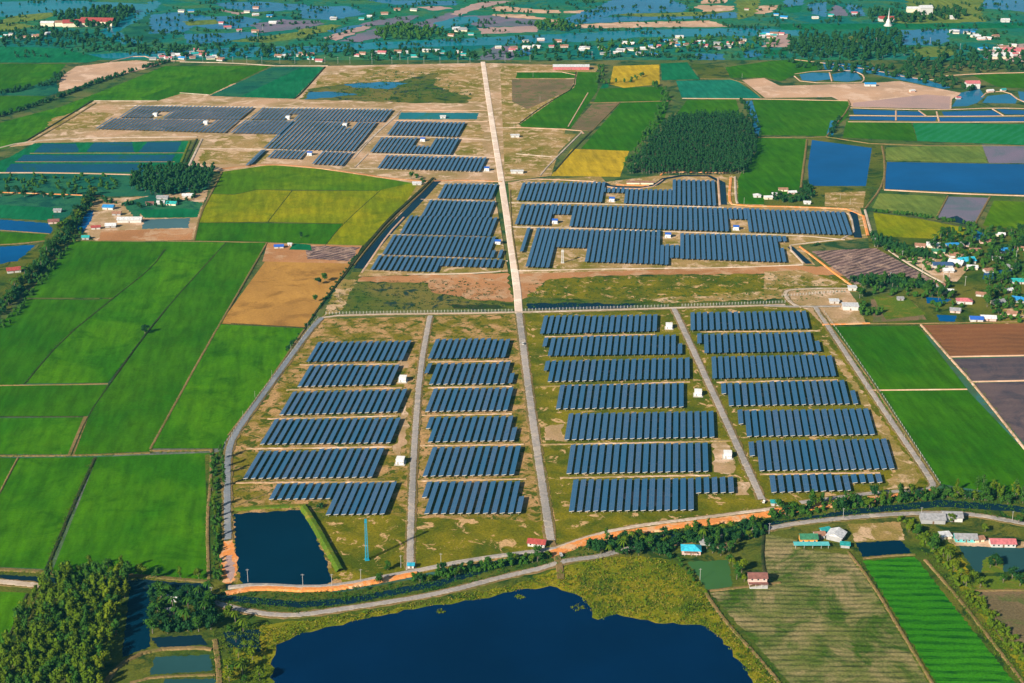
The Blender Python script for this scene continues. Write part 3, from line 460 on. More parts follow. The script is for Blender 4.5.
# field bunds on the left
for mt, w_, h_, p in [('dirt', 2.6, .8, [(267, 243), (240, 290), (205, 350), (150, 450)]), ('dirt', 2.6, .8, [(150, 451), (190, 451), (212, 450)]), ('dark_bank', 1.8, .6, [(226, 243), (172, 302), (141, 340), (110, 384)]), ('dark_bank', 1.6, .6, [(165, 250), (152, 268), (114, 298), (62, 340), (25, 384)]),
 ('dirt', 1.4, .6, [(-20, 386), (60, 385), (108, 384)]), ('dark_bank', 1.6, .6, [(110, 384), (88, 416), (71, 456)]), ('dark_bank', 1.4, .6, [(-20, 417), (40, 417), (85, 417)]), ('dirt', 2.2, .8, [(-20, 456), (70, 456), (150, 453)]), ('dirt', 1.6, .7, [(18, 458), (0, 492), (-20, 530)]), ('dark_bank', 2.6, .8, [(95, 458), (70, 513), (46, 570)]), ('dark_bank', 1.0, .5, [(28, 299), (100, 300)]),
 ('dirt', 5.0, 1.0, [(-20, 569), (30, 571), (65, 574)]), ('dirt', 4.5, .9, [(100, 574), (140, 576), (208, 582)]), ('dirt', 2.4, .8, [(212, 450), (211, 480), (207, 520), (209, 582)]), ('dark_bank', 2.0, .7, [(27, 594), (16, 622), (-10, 680)]),
 ('dark_bank', 1.4, .6, [(256, 190), (378, 191)]), ('dark_bank', 1.4, .6, [(292, 191), (268, 222)]), ('dark_bank', 1.4, .6, [(381, 190), (343, 224), (325, 246)]), ('dark_bank', 1.3, .6, [(197, 223), (343, 224)]), ('dirt', 1.6, .6, [(73, 241), (194, 241), (270, 243), (363, 246)]), ('dark_bank', 1.2, .6, [(256, 190), (235, 195), (212, 194)]),
 ('dark_bank', 2.6, .8, [(363, 246), (352, 266), (320, 306), (304, 330)]), ('dark_bank', 2.0, .8, [(231, 324), (304, 328)]), ('dirt', 2.4, .8, [(304, 330), (285, 358), (262, 392), (228, 436)]),
 ('dirt', 3.0, .8, [(194, 241), (200, 215), (213, 190), (222, 172)]), ('bare_soil', 5.0, 1.0, [(222, 169), (270, 164), (320, 168), (413, 182), (470, 180), (502, 182)]), ('pale_road', 5.0, .8, [(-20, 153), (28, 141), (94, 138), (197, 137)]), ('pale_road', 3.5, .8, [(94, 101), (157, 101)]), ('pale_road', 3.5, .8, [(180, 93), (209, 95)]), ('dark_bank', 4.0, 1.0, [(92, 101), (60, 121), (26, 141)]), ('dirt', 4.0, .8, [(96, 103), (64, 123), (32, 141)]),
 ('pale_road', 4.0, .8, [(202, 139), (188, 168)]), ('grass_bank', 4.0, .8, [(190, 141), (181, 163)]), ('dark_bank', 3.0, .8, [(197, 139), (184, 166)]),
 ('dirt', 2.0, .6, [(30, 153.5), (185, 153)]), ('dirt', 1.6, .6, [(15, 162), (175, 162)]), ('sand', 4.5, .8, [(-20, 173), (60, 173), (135, 175)]), ('orange_earth', 3.0, .8, [(-20, 192), (60, 194.5), (105, 196.5)]), ('dirt', 3.0, .8, [(-20, 246), (20, 244), (45, 241)]), ('dirt', 1.6, .6, [(-20, 229), (50, 234)]),
 ('dark_bank', 3.0, 1.0, [(325, 67), (300, 95), (294, 99)]), ('pale_road', 4.0, .8, [(276, 66), (328, 66)]), ('pale_road', 4.0, .8, [(180, 62), (230, 63), (276, 66)]), ('sand', 3.0, .8, [(110, 62), (140, 55), (160, 61), (185, 61)]),
 ('pale_road', 3.0, .7, Z(90, 95, 6.4, (200, 72), (310, 66), (1024, 78))), ('pale_road', 3.5, .7, Z(230, 95, 6.4, (0, 75), (1000, 92))), ('dry_ground', 7.0, .5, Z(230, 95, 6.4, (215, 82), (95, 160), (-20, 240))), ('pale_road', 4.0, .7, Z(230, 95, 6.4, (1080, 120), (920, 260), (800, 365), (710, 465))), ('pale_road', 2.4, .7, Z(350, 95, 6.4, (330, 95), (150, 265), (20, 410))),
 ('pale_road', 2.5, .7, Z(350, 95, 6.4, (150, 265), (480, 268), (900, 290))), ('pale_road', 2.8, .7, Z(350, 95, 6.4, (120, 378), (600, 385), (940, 402))), ('pale_road', 2.5, .7, Z(350, 95, 6.4, (115, 378), (30, 465))), ('pale_road', 3.2, .7, Z(350, 95, 6.4, (0, 470), (400, 478), (920, 495))), ('sand', 3.5, .7, Z(350, 95, 6.4, (320, 98), (880, 100))), ('sand', 3.0, .7, Z(350, 95, 6.4, (280, 162), (880, 172))), ('pale_road', 2.0, .6, Z(230, 95, 6.4, (-220, 345), (200, 345), (790, 362))), ('dirt', 1.6, .6, Z(90, 95, 6.4, (190, 142), (1000, 160))),
 ('pale_road', 2.4, .7, Z(360, 175, 6.827, (415, 168), (930, 182))), ('pale_road', 2.0, .7, Z(360, 175, 6.827, (190, 408), (560, 412), (900, 432))), ('pale_road', 2.4, .7, Z(360, 175, 6.827, (120, 545), (560, 562), (1010, 588))), ('pale_road', 2.4, .7, Z(360, 175, 6.827, (535, 60), (940, 66))), ('sand', 3.0, .8, Z(360, 175, 6.827, (10, 672), (60, 600), (190, 408), (300, 290))), ('pale_road', 2.6, .8, Z(360, 175, 6.827, (320, 680), (700, 676), (960, 660))),
 ('pale_road', 2.4, .7, [(509, 203), (600, 204), (724, 207.5)]), ('pale_road', 2.6, .7, [(509, 227), (600, 229), (700, 233), (800, 235.5), (845, 240)]), ('pale_road', 2.2, .8, [(518, 271), (620, 269), (725, 268), (803, 265)]), ('dirt', 2.0, .8, [(510, 190), (511, 225), (518, 270)]), ('orange_earth', 3.4, .8, [(727, 173), (664, 172), (660, 176)]), ('orange_earth', 3.0, .8, [(616, 185), (649, 186)]), ('sand', 2.6, .8, [(508, 184), (530, 179), (560, 180), (600, 182), (607, 188), (650, 189), (663, 180)]), ('sand', 3.0, .8, [(718, 178), (720, 206)]), ('orange_earth', 4.0, .9, [(731, 178), (729, 200), (733, 206), (800, 207), (862, 210), (868, 236)]), ('pale_road', 3.0, .9, [(735, 177), (736, 200), (738, 204)]),
 ('pale_road', 2.6, .8, [(845, 213), (851, 215), (855, 238), (800, 244), (787, 246), (804, 264)]), ('orange_earth', 2.6, .9, [(800, 247), (815, 258), (838, 276), (852, 286)]), ('pale_road', 3.0, .8, [(865, 210), (872, 235), (876, 243)]), ('dirt', 3.0, .8, [(865, 209), (880, 190), (884, 178)]), ('pale_road', 3.0, .8, [(874, 240), (905, 262), (930, 276), (945, 284)]), ('pale_road', 2.6, .8, [(906, 262), (930, 261), (942, 256)]),
 ('sand', 4.0, .8, [(884, 190), (940, 193), (990, 195), (1060, 197)]), ('dirt', 2.4, .8, [(948, 196), (937, 217)]), ('dirt', 2.4, .8, [(990, 197), (974, 226)]), ('dark_bank', 2.0, .8, [(870, 212), (910, 216), (965, 227)]),
 ('dirt', 2.0, .6, [(757, 137.5), (806, 137.5), (828, 137)]), ('dirt', 3.0, .8, [(807, 140), (801, 188)]), ('dirt', 2.5, .8, [(848, 100), (851, 106), (826, 137)]), ('dirt', 2.5, .8, [(826, 137), (884, 146), (1060, 146)]), ('dirt', 3.0, .8, [(882, 146), (885, 162), (884, 190)]), ('sand', 3.0, .8, T('a3', (340, 425), (600, 432), (740, 432), (900, 425), (1100, 430))), ('sand', 2.5, .8, T('a3', (335, 455), (680, 459), (1100, 456))), ('sand', 2.5, .8, T('a3', (330, 480), (690, 482), (1100, 480))), ('sand', 2.5, .8, T('a3', (610, 436), (640, 458))), ('sand', 2.5, .8, T('a3', (680, 440), (690, 480))), ('sand', 2.5, .8, T('a3', (900, 430), (945, 456))), ('sand', 2.5, .8, T('a3', (520, 436), (520, 476))),
 ('sand', 2.6, .8, T('a3', (120, 292), (200, 280), (330, 276), (385, 290), (398, 312), (380, 328), (150, 326), (120, 300))), ('sand', 2.4, .8, T('a3', (258, 285), (268, 322))), ('sand', 3.0, .8, T('a3', (855, 385), (880, 362), (960, 360), (1010, 400), (1100, 420))), ('sand', 3.4, .8, T('a3', (700, 300), (850, 290), (1100, 285))), ('sand', 3.0, .8, T('a3', (120, 235), (230, 248), (390, 270), (500, 290), (560, 305), (700, 318))),
 ('dirt', 2.0, .7, [(515, 127), (560, 129), (588, 131)]), ('sand', 3.0, .8, [(509, 127.5), (580, 130), (584, 134)]), ('pale_road', 3.0, .8, [(582, 132), (566, 148), (548, 166), (540, 176)]), ('dark_bank', 3.0, .8, [(592, 131), (574, 149), (554, 172)]), ('dark_bank', 2.2, .8, [(576, 72), (574, 88), (560, 96), (540, 108), (519, 124)]), ('sand', 2.0, .7, [(516, 72), (576, 72), (575, 85)]), ('dirt', 2.0, .7, [(620, 102), (592, 131)]), ('dirt', 2.0, .7, [(590, 103), (672, 101)]), ('sand', 2.0, .7, [(588, 93), (568, 127)]),
 ('sand', 2.5, .7, [(682, 98.5), (760, 99), (848, 101)]), ('dirt', 2.0, .7, [(700, 79), (740, 79), (762, 98)]), ('pale_road', 3.0, .7, [(516, 154), (552, 157)]), ('pale_road', 2.0, .6, [(494, 128), (516, 128)]),
 ('sand', 2.2, .8, [(921, 325), (950, 358), (975, 386), (1024, 448), (1060, 494)]), ('sand', 2.0, .8, [(949, 357), (1060, 355)]), ('sand', 2.0, .8, [(970, 382), (1060, 380)]), ('sand', 1.4, .7, [(870, 390.5), (967, 389.5)]), ('orange_earth', 4.0, .8, [(822, 325), (870, 323.5)]), ('dirt', 2.0, .8, [(870, 324), (921, 324), (1060, 321)]), ('dirt', 1.6, .9, [(820, 312), (860, 365), (900, 425), (940, 486)]),
 ('dirt', 2.2, .8, [(848, 552), (870, 580), (905, 638), (945, 705)]), ('dirt', 2.0, .7, [(862, 559), (890, 556), (915, 555)]), ('dirt', 2.4, .8, [(925, 560), (960, 600), (1000, 652), (1040, 705)]), ('dirt', 2.4, .8, [(703, 592), (740, 588), (780, 583)]), ('dirt', 2.6, .8, [(705, 592), (725, 622), (765, 665), (800, 710)]), ('dark_bank', 2.2, .8, [(764, 530), (762, 560), (768, 584)]),
 ('dirt', 4.0, .9, [(100, 690), (120, 664), (150, 650), (200, 648), (212, 650)]), ('dirt', 4.0, .9, [(215, 640), (218, 660), (221, 700)]), ('dirt', 2.6, .8, [(130, 683), (155, 677), (215, 675)]), ('dirt', 2.4, .8, [(974, 591), (1060, 590)]), ('grass_bank', 3, .8, [(970, 585), (990, 620), (1030, 665)]),
 ('dirt', 1.6, .5, [(236, 506), (300, 480), (330, 479), (385, 479)]), ]:
    ST('bund' if w_ < 3 else 'track', mt, p, w_*.72, h=h_*.8, wob=0.25 if mt in ('dirt', 'dark_bank', 'grass_bank') else 0)
# bare service tracks between the panel bands
def track(p, w_=2.0): ST('track', 'dry_ground', p, w_, h=0.42, wob=0.5)
for p in [[(300, 365), (400, 364)], [(286, 390), (402, 388)], [(268, 419), (398, 416)], [(246, 449), (392, 447)], [(236, 483), (395, 481.5)], [(428, 362), (512, 361)], [(428, 388), (512, 386.5)], [(422, 415.5), (512, 414)], [(420, 446), (524, 444.5)], [(418, 481), (526, 479)], [(545, 337), (655, 334.5)], [(540, 387), (690, 382)], [(540, 445), (735, 441)], [(560, 478), (710, 475.5)], [(700, 332), (820, 331)], [(716, 382.5), (838, 380)], [(740, 411), (760, 410)], [(760, 474.5), (880, 473)]]: track(p)
# ditches round the middle blocks
def ditch(pts, w_): 
    p = chaikin([G(*q) for q in pts], 1); v = []; f = []
    for i, a in enumerate(p):
        d = ((p[min(i+1, len(p)-1)]-p[max(i-1, 0)])).normalized(); nn = Vector((-d.y, d.x, 0))
        for off in (-w_/2, w_/2): v.append((a.x+nn.x*off, a.y+nn.y*off, 0.5))
    f = [(2*i, 2*i+2, 2*i+3, 2*i+1) for i in range(len(p)-1)]
    me = mesh('ditch_water', v, f)
    if me.polygons[0].normal.z < 0: me.flip_normals()
    tag(link('ditch_water', me, MATS['ditch']), kind='structure')
ditch(Z(360, 175, 6.827, (530, 35), (400, 180), (250, 330), (100, 500), (-10, 640)), 11)
ST('bund', 'dark_bank', Z(360, 175, 6.827, (500, 25), (370, 150), (200, 300), (40, 490), (-60, 620)), 3.5, h=1.6); ST('bund', 'dirt', Z(360, 175, 6.827, (512, 30), (385, 160), (215, 310), (60, 490), (-40, 620)), 1.6, h=1.0)
ditch([(604, 183), (611, 187), (652, 188), (668, 176), (722, 176), (724, 205)], 7); ditch([(853, 212), (858, 238)], 9); ditch([(790, 247), (800, 256), (809, 264)], 7)

# ------------------------------------------------------------------ haze
hb = MB().box(-9500, 9500, -400, 11500, -1.0, 640)
hz = tag(link('haze', hb.me('haze')), kind='stuff'); hm = bpy.data.materials.new('haze_air'); hm.use_nodes = True; n = hm.node_tree; n.nodes.clear()
o_ = n.nodes.new('ShaderNodeOutputMaterial'); pv = n.nodes.new('ShaderNodeVolumePrincipled'); pv.inputs['Color'].default_value = rgba(HAZE_COLOR); pv.inputs['Density'].default_value = HAZE_DENSITY; pv.inputs['Anisotropy'].default_value = 0.1
n.links.new(pv.outputs[0], o_.inputs['Volume']); hz.data.materials.append(hm)

# ------------------------------------------------------------------ solar tracker rows
m, n, b = newmat('panel_glass'); tc = n.nodes.new('ShaderNodeTexCoord').outputs['Object']
br = n.nodes.new('ShaderNodeTexBrick'); br.offset = 0; br.inputs['Scale'].default_value = 1; br.inputs['Mortar Size'].default_value = 0.03; br.inputs['Brick Width'].default_value = 1.75; br.inputs['Row Height'].default_value = 1.0
br.inputs['Color1'].default_value = (0.018, 0.075, 0.155, 1); br.inputs['Color2'].default_value = (0.046, 0.090, 0.165, 1); br.inputs['Mortar'].default_value = (0.16, 0.20, 0.24, 1); L(n, tc, br.inputs['Vector'])
oi = n.nodes.new('ShaderNodeObjectInfo').outputs['Random']
L(n, mix(n, mathn(n, 'MULTIPLY', oi, 0.7), br.outputs[0], (0.010, 0.085, 0.17)), b.inputs['Base Color']); b.inputs['Roughness'].default_value = 0.35; b.inputs['Specular IOR Level'].default_value = 0.35; PANEL = m
STEEL = plain('galvanised_steel', (0.42, 0.43, 0.44), 0.5, metal=0.3); BACK = plain('panel_back', (0.30, 0.30, 0.31), 0.7)
END = plain('end_bracket', (0.50, 0.46, 0.40), 0.6, var=0.05)
TILT = R(13); PW = 4.1; PH = 2.4
RC = {}
def row_meshes(Ln):
    Ln = round(Ln/3)*3
    if Ln in RC: return RC[Ln]
    cx, sx = math.cos(TILT)*PW/2, math.sin(TILT)*PW/2
    nx, nz = -math.sin(TILT), math.cos(TILT)
    g = MB(); k = 0.05
    lo = (-cx, PH-sx); hi = (cx, PH+sx)
    sec = [lo, hi, (hi[0]-nx*k, hi[1]-nz*k), (lo[0]-nx*k, lo[1]-nz*k)]
    # tables of 12 m with a small gap
    y = 0.0
    while y < Ln-0.5:
        y2 = min(y+11.9, Ln); q = len(g.v)
        g.v += [(x, yy, z) for yy in (y, y2) for x, z in sec]
        g.f += [(q, q+1, q+5, q+4), (q+1, q+2, q+6, q+5), (q+2, q+3, q+7, q+6), (q+3, q, q+4, q+7), (q, q+3, q+2, q+1), (q+4, q+5, q+6, q+7)]; y += 12.0
    me = g.me('panel'); 
    for p in me.polygons: p.use_smooth = False
    s = MB(); s.box(-0.09, 0.09, 0, Ln, PH-0.28, PH-0.1)
    y = 1.0
    while y < Ln: s.box(-0.08, 0.08, y-0.08, y+0.08, 0, PH-0.2); y += 6.0
    e = MB(); q = 0     # light end plate below the southern edge of the table
    e.v += [(-cx+0.1, -0.06, PH-sx+0.02), (cx-0.1, -0.06, PH+sx-0.1), (cx-0.3, -0.06, PH+sx-0.5), (-cx+0.5, -0.06, PH-sx-0.3)]
    e.v += [(x, yy+0.3, z) for x, yy, z in e.v[:4]]; e.f += [(0, 3, 2, 1), (4, 5, 6, 7), (0, 1, 5, 4), (1, 2, 6, 5), (2, 3, 7, 6), (3, 0, 4, 7)]
    RC[Ln] = (me, s.me('support_frame'), e.me('end_plate')); return RC[Ln]
BANDS = [  # block, band (from the north), BL, BR, top y left, top y right, holes
 ('west', 1, (308.3, 362.3), (400.5, 361), 342.5, 341.5), ('west', 2, (299.5, 387.3), (388.6, 385.2), 366.2, 365.2), ('west', 3, (281.5, 415.5), (395.3, 412.7), 392.3, 390.1), ('west', 4, (262.3, 444.9), (388, 443.6), 419.2, 418.2), ('west', 5, (245.4, 479.3), (369.7, 478), 451.6, 449), ('west', 6, (271.4, 500.1), (327.8, 499.4), 484.6, 484.2), ('west', 6, (328.2, 515.6), (382, 514.8), 484, 483.4),
 ('inner west', 1, (430, 359.3), (502.9, 358.1), 340, 339.4), ('inner west', 2, (426.3, 374), (426.3, 374), 364.6, 364.6), ('inner west', 2, (431.2, 385), (502.3, 384.5), 364, 362.8), ('inner west', 2, (509.9, 383.9), (509.9, 383.9), 373.4, 373.4), ('inner west', 3, (427.3, 412.3), (505.2, 411.1), 389.2, 388), ('inner west', 4, (428.1, 429.3), (428.1, 429.3), 417.5, 417.5), ('inner west', 4, (430.2, 442.7), (504.7, 441.6), 417.2, 416.4), ('inner west', 4, (511.7, 441.6), (511.7, 441.6), 428.7, 428.7), ('inner west', 5, (425, 477), (511.7, 475.5), 448, 447.2), ('inner west', 6, (424.4, 498.3), (424.4, 498.3), 483.4, 483.4), ('inner west', 6, (426.7, 514.5), (510.5, 513.9), 483.2, 481.6), ('inner west', 6, (518.3, 513.5), (518.3, 513.5), 496.9, 496.9),
 ('inner east', 1, (542, 334.4), (654.5, 331.9), 316.7, 315.2), ('inner east', 2, (544.4, 347.2), (544.4, 347.2), 338.1, 338.1), ('inner east', 2, (549.8, 356.6), (673.3, 354.7), 338.1, 335.5), ('inner east', 2, (680, 354.7), (680, 354.7), 344.8, 344.8), ('inner east', 3, (545.9, 371.4), (545.9, 371.4), 362, 362), ('inner east', 3, (549.8, 382.3), (687.3, 379.2), 361.6, 358.9), ('inner east', 4, (558.2, 409.7), (681.2, 407.7), 386.1, 384.1), ('inner east', 5, (566.8, 440.5), (711.9, 438), 414.4, 412.4), ('inner east', 6, (568.9, 474.3), (705.8, 472.2), 446, 443.5), ('inner east', 7, (571.5, 512.2), (691, 510.8), 480.4, 478.8), ('inner east', 7, (698.5, 493.8), (731.4, 493.3), 478.4, 478.2),
 ('east', 1, (692.8, 330.8), (807.3, 329.2), 313.1, 311.3), ('east', 2, (699.5, 344.1), (699.5, 344.1), 334.4, 334.4), ('east', 2, (706.6, 353.8), (812, 351.9), 334.4, 332.8), ('east', 2, (819, 351.9), (819, 351.9), 342.2, 342.2), ('east', 3, (714.7, 379.2), (833.9, 376.9), 357.8, 355.8), ('east', 4, (723.9, 394.5), (723.9, 394.5), 383.9, 383.9), ('east', 4, (731.3, 406.5), (847.3, 404.7), 383.9, 380.9), ('east', 4, (855.7, 404.7), (855.7, 404.7), 392, 392), ('east', 5, (741, 424.7), (741, 424.7), 411.2, 411.2), ('east', 5, (749.3, 437.2), (872.4, 435.3), 411.2, 409.3), ('east', 6, (752.3, 456.6), (752.3, 456.6), 442.2, 442.2), ('east', 6, (762, 471.5), (891.9, 469.6), 442.2, 440), ('east', 7, (774, 493.2), (848.2, 491.3), 476.7, 475.2), ('east', 7, (855, 483.6), (879.8, 483.2), 475.2, 475),
 ('middle west', 1, (439.1, 198.1), (490, 199), 184.5, 184.8), ('middle west', 2, (423, 216), (487.4, 217.5), 200.6, 202), ('middle west', 3, (401.7, 233.6), (488.9, 235.8), 216.9, 218.5), ('middle west', 4, (384.2, 254.1), (486.7, 257.3), 235.8, 238), ('middle west', 4, (491.8, 257.6), (499.2, 257.9), 251.2, 251.4), ('middle west', 5, (372.5, 269.5), (434.7, 271.7), 256.3, 258.5), ('middle west', 5, (441, 265.8), (498.4, 267.6), 258.8, 260.7),
 ('middle east', 1, (518, 200.7), (600.3, 202.6), 183, 182.6), ('middle east', 1, (603.8, 192.7), (622.5, 193.2), 188.3, 188.3), ('middle east', 1, (625.4, 203.8), (669.5, 205), 189.2, 190), ('middle east', 1, (673.8, 205), (714.5, 206.1), 180, 180.8), ('middle east', 2, (516.5, 224.6), (547.3, 225.6), 204.6, 205), ('middle east', 2, (553.5, 214.6), (567.5, 214.8), 205.3, 205.5), ('middle east', 2, (570.8, 226.9), (727, 231.8), 205.7, 208.4), ('middle east', 2, (731, 219.5), (746, 219.8), 208.6, 208.8), ('middle east', 2, (750.7, 232.2), (850.3, 235.3), 209.2, 212.7), ('middle east', 3, (521.5, 252), (521.5, 252), 228.7, 228.7), ('middle east', 3, (527.3, 267.1), (547.3, 268), 228.7, 229), ('middle east', 3, (558, 247.6), (583.4, 248.4), 229.5, 230), ('middle east', 3, (586.5, 262.2), (656.9, 264.5), 230, 231), ('middle east', 3, (661.5, 265), (666.5, 265.3), 245.3, 245.3), ('middle east', 3, (671.7, 258.4), (676.9, 258.4), 245.3, 245.3), ('middle east', 3, (682, 259.1), (779.2, 262.5), 233.8, 236.4), ('middle east', 3, (784.5, 262.5), (784.5, 262.5), 249, 249), ('middle east', 3, (780, 242), (785, 242), 236.6, 236.8),
 ('far west', 1, (120.5, 117.3), (238.4, 119.4), 106, 107.8), ('far west', 2, (97, 128.6), (223.6, 132.5), 118.6, 120.4), ('far middle', 1, (251.1, 119.2), (382.3, 121.6), 108.3, 110), ('far middle', 2, (232.3, 132.8), (276.5, 133.8), 120.8, 121), ('far middle', 2, (265.2, 148.1), (352.7, 150.9), 121, 122.8), ('far middle', 3, (247.2, 165.3), (251, 164), 150.5, 150.5), ('far middle', 3, (269, 157.5), (298.8, 158.8), 150.5, 151), ('far middle', 3, (313.6, 163.8), (341, 165.3), 152, 153),
 ('far east', 1, (388.3, 134.8), (456.3, 136.4), 121.9, 123.1), ('far east', 2, (371.9, 152), (449.2, 154.4), 138, 139), ('far east', 3, (378.9, 168.1), (478.9, 171.3), 156, 158.3)]
HOLES = [(157, 111.2, 167, 116.5), (203, 119.5, 214, 126), (288, 113.8, 298, 119), (344, 123.3, 355, 128.6), (417, 139, 431, 146.5)]
rows = []
for blk, bd, BL, BR, ty0, ty1 in BANDS:
    pitch = 0.0106*((BL[1]+BR[1])/2+258); nn = int(round((BR[0]-BL[0])/pitch))+1
    a, c = G(*BL), G(*BR)
    for i in range(nn):
        t = i/(nn-1) if nn > 1 else 0
        base = a.lerp(c, t); py = BL[1]+(BR[1]-BL[1])*t; px = BL[0]+(BR[0]-BL[0])*t; ty = ty0+(ty1-ty0)*t
        tx = px+(683-px)*(py-ty)/(py+258); top = G(tx, ty)
        segs = [(py, ty)]
        for hx0, hy0, hx1, hy1 in HOLES:
            new = []
            for (q0, q1) in segs:
                xm = px+(683-px)*(py-(hy0+hy1)/2)/(py+258)
                if hx0 < xm < hx1 and q0 > hy0 and q1 < hy1:
                    if q0-hy1 > 1.5: new.append((q0, hy1))
                    if hy0-q1 > 1.5: new.append((hy0, q1))
                else: new.append((q0, q1))
            segs = new
        for q0, q1 in segs:
            p0 = G(px+(683-px)*(py-q0)/(py+258), q0, 1.6); p1 = G(px+(683-px)*(py-q1)/(py+258), q1, 1.6); p0.z = p1.z = 0
            if blk[0] in 'mf': e_ = (p1-p0).normalized()*(0.3 if blk == 'middle east' else 2.4); p0 = p0-e_; p1 = p1+e_
            rows.append([blk, bd, p0, (p1-p0).length, p0.length])
rows.sort(key=lambda r: r[4]-0.5*r[3])
near = rows[:300]; far = rows[300:]
print('ROWS', len(rows), 'furthest single', near[-1][4])
bybd = {}
for r in near: bybd.setdefault((r[0], r[1]), []).append(r)
from_top = {}
for (blk, bd), rs in bybd.items():
    rs.sort(key=lambda r: r[2].x-math.tan(AXA)*r[2].y)
    for i, r in enumerate(rs):
        me, s, e = row_meshes(r[3]); size = 'long' if r[3] > 45 else 'short'
        t = thing('solar_panel_row', f'{size} panel row, {nth(i+1)} from left in {nth(bd)} band from north, {blk} block', 'solar panel', (r[2].x, r[2].y, 0.15), -AXA, 'solar panel rows of the front blocks')
        link('panel', me, PANEL, t); link('support_frame', s, STEEL, t); link('end_plate', e, END, t)
g = MB(); g2 = MB(); g3 = MB()
rot = Matrix.Rotation(-AXA, 3, 'Z')
for r in far:
    me, s, e = row_meshes(r[3])
    for src, dst in ((me, g), (s, g2)):
        k = len(dst.v); dst.v += [tuple(rot @ v.co+r[2]+Vector((0, 0, 0.15))) for v in src.vertices]; dst.f += [tuple(k+i for i in p.vertices) for p in src.polygons]
allm = bpy.data.meshes.new('solar_panel_rows'); allm.from_pydata(g.v+g2.v+g3.v, [], g.f+[tuple(i+len(g.v) for i in f) for f in g2.f]+[tuple(i+len(g.v)+len(g2.v) for i in f) for f in g3.f])
for mm in (PANEL, STEEL, END): allm.materials.append(mm)
for i, p in enumerate(allm.polygons): p.material_index = 0 if i < len(g.f) else (1 if i < len(g.f)+len(g2.f) else 2)
fo = link('solar_panel_rows', allm); tag(fo, 'further rows of blue solar panels receding beyond the nearest ones', 'solar panels', kind='stuff')
#PART2

# ------------------------------------------------------------------ vegetation
LEAF = {
 'olive': leafmat('leaf_olive', (0.040, 0.085, 0.006), (0.10, 0.140, 0.008), (0.060, 0.110, 0.006)),
 'green': leafmat('leaf_green', (0.014, 0.062, 0.010), (0.050, 0.105, 0.012), (0.030, 0.090, 0.010)),
 'dark':  leafmat('leaf_dark', (0.008, 0.038, 0.012), (0.022, 0.070, 0.018), (0.016, 0.055, 0.012)),
 'lime':  leafmat('leaf_lime', (0.070, 0.12, 0.006), (0.14, 0.165, 0.008), (0.10, 0.145, 0.006)),
 'straw': leafmat('leaf_straw', (0.17, 0.15, 0.02), (0.26, 0.21, 0.035), (0.13, 0.14, 0.018)),
}
BARK = plain('bark', (0.20, 0.16, 0.12), 0.9, var=0.3)
ICO = bmesh.new(); bmesh.ops.create_icosphere(ICO, subdivisions=1, radius=1); ICOV = [v.co.copy() for v in ICO.verts]; ICOF = [tuple(v.index for v in f.verts) for f in ICO.faces]; ICO.free()
def leaf_quad(g, p, s, rnd, up=0.0):
    a = Vector((rnd.gauss(0, 1), rnd.gauss(0, 1), rnd.gauss(0, 1)+up)).normalized(); u = a.orthogonal().normalized(); u.rotate(Matrix.Rotation(rnd.uniform(0, 6.28), 3, a)); w_ = a.cross(u)
    s1 = s*rnd.uniform(.6, 1.2); s2 = s*rnd.uniform(.5, 1.0); k = len(g.v)
    g.v += [tuple(p+u*s1), tuple(p+w_*s2), tuple(p-u*s1*rnd.uniform(.6, 1.1)), tuple(p-w_*s2)]; g.f.append((k, k+1, k+2, k+3))
def lump(g, c, r, n, s, rnd, core=0.62, flat=0.8):
    if core:
        k = len(g.v)
        for v in ICOV: g.v.append(tuple(c+Vector((v.x*r*core, v.y*r*core, v.z*r*core*flat))*rnd.uniform(.75, 1.2)))
        g.f += [tuple(k+i for i in f) for f in ICOF]
    for _ in range(n):
        d = Vector((rnd.gauss(0, 1), rnd.gauss(0, 1), rnd.gauss(0, 1))).normalized(); q = rnd.uniform(.55, 1.08)
        leaf_quad(g, c+Vector((d.x*r*q, d.y*r*q, d.z*r*q*flat)), s, rnd)
def broad(rnd, h, r):
    g = MB(); t = MB(); t.tube((0, 0, -.2), (rnd.uniform(-.3, .3), rnd.uniform(-.3, .3), h*.45), .30, .2)
    for _ in range(rnd.randint(6, 9)):
        a = rnd.uniform(0, 6.28); q = rnd.uniform(.15, .68)*r; z = h*rnd.uniform(.38, .86)*(1-.15*q/r)
        c = Vector((math.cos(a)*q, math.sin(a)*q, z)); lump(g, c, r*rnd.uniform(.32, .55), 26, .62, rnd)
        t.tube((0, 0, h*.3), c*.9, .14, .05, 4)
    lump(g, Vector((0, 0, h*.72)), r*.55, 40, .65, rnd); return g, t
def slender(rnd, h, r):
    g = MB(); t = MB(); lean = Vector((rnd.uniform(-.4, .4), rnd.uniform(-.4, .4), h)); t.tube((0, 0, -.2), lean*.93, .20, .05)
    k = rnd.randint(7, 9)
    for i in range(k):
        z = .34+.62*i/k; rr = r*(1.0-.5*abs(z-.62)/.4)*rnd.uniform(.5, .75); a = rnd.uniform(0, 6.28)
        c = lean*z+Vector((math.cos(a), math.sin(a), 0))*r*rnd.uniform(.05, .42); lump(g, c, rr, 20, .55, rnd, flat=1.15); t.tube(lean*(z-.08), c, .06, .03, 3)
    return g, t
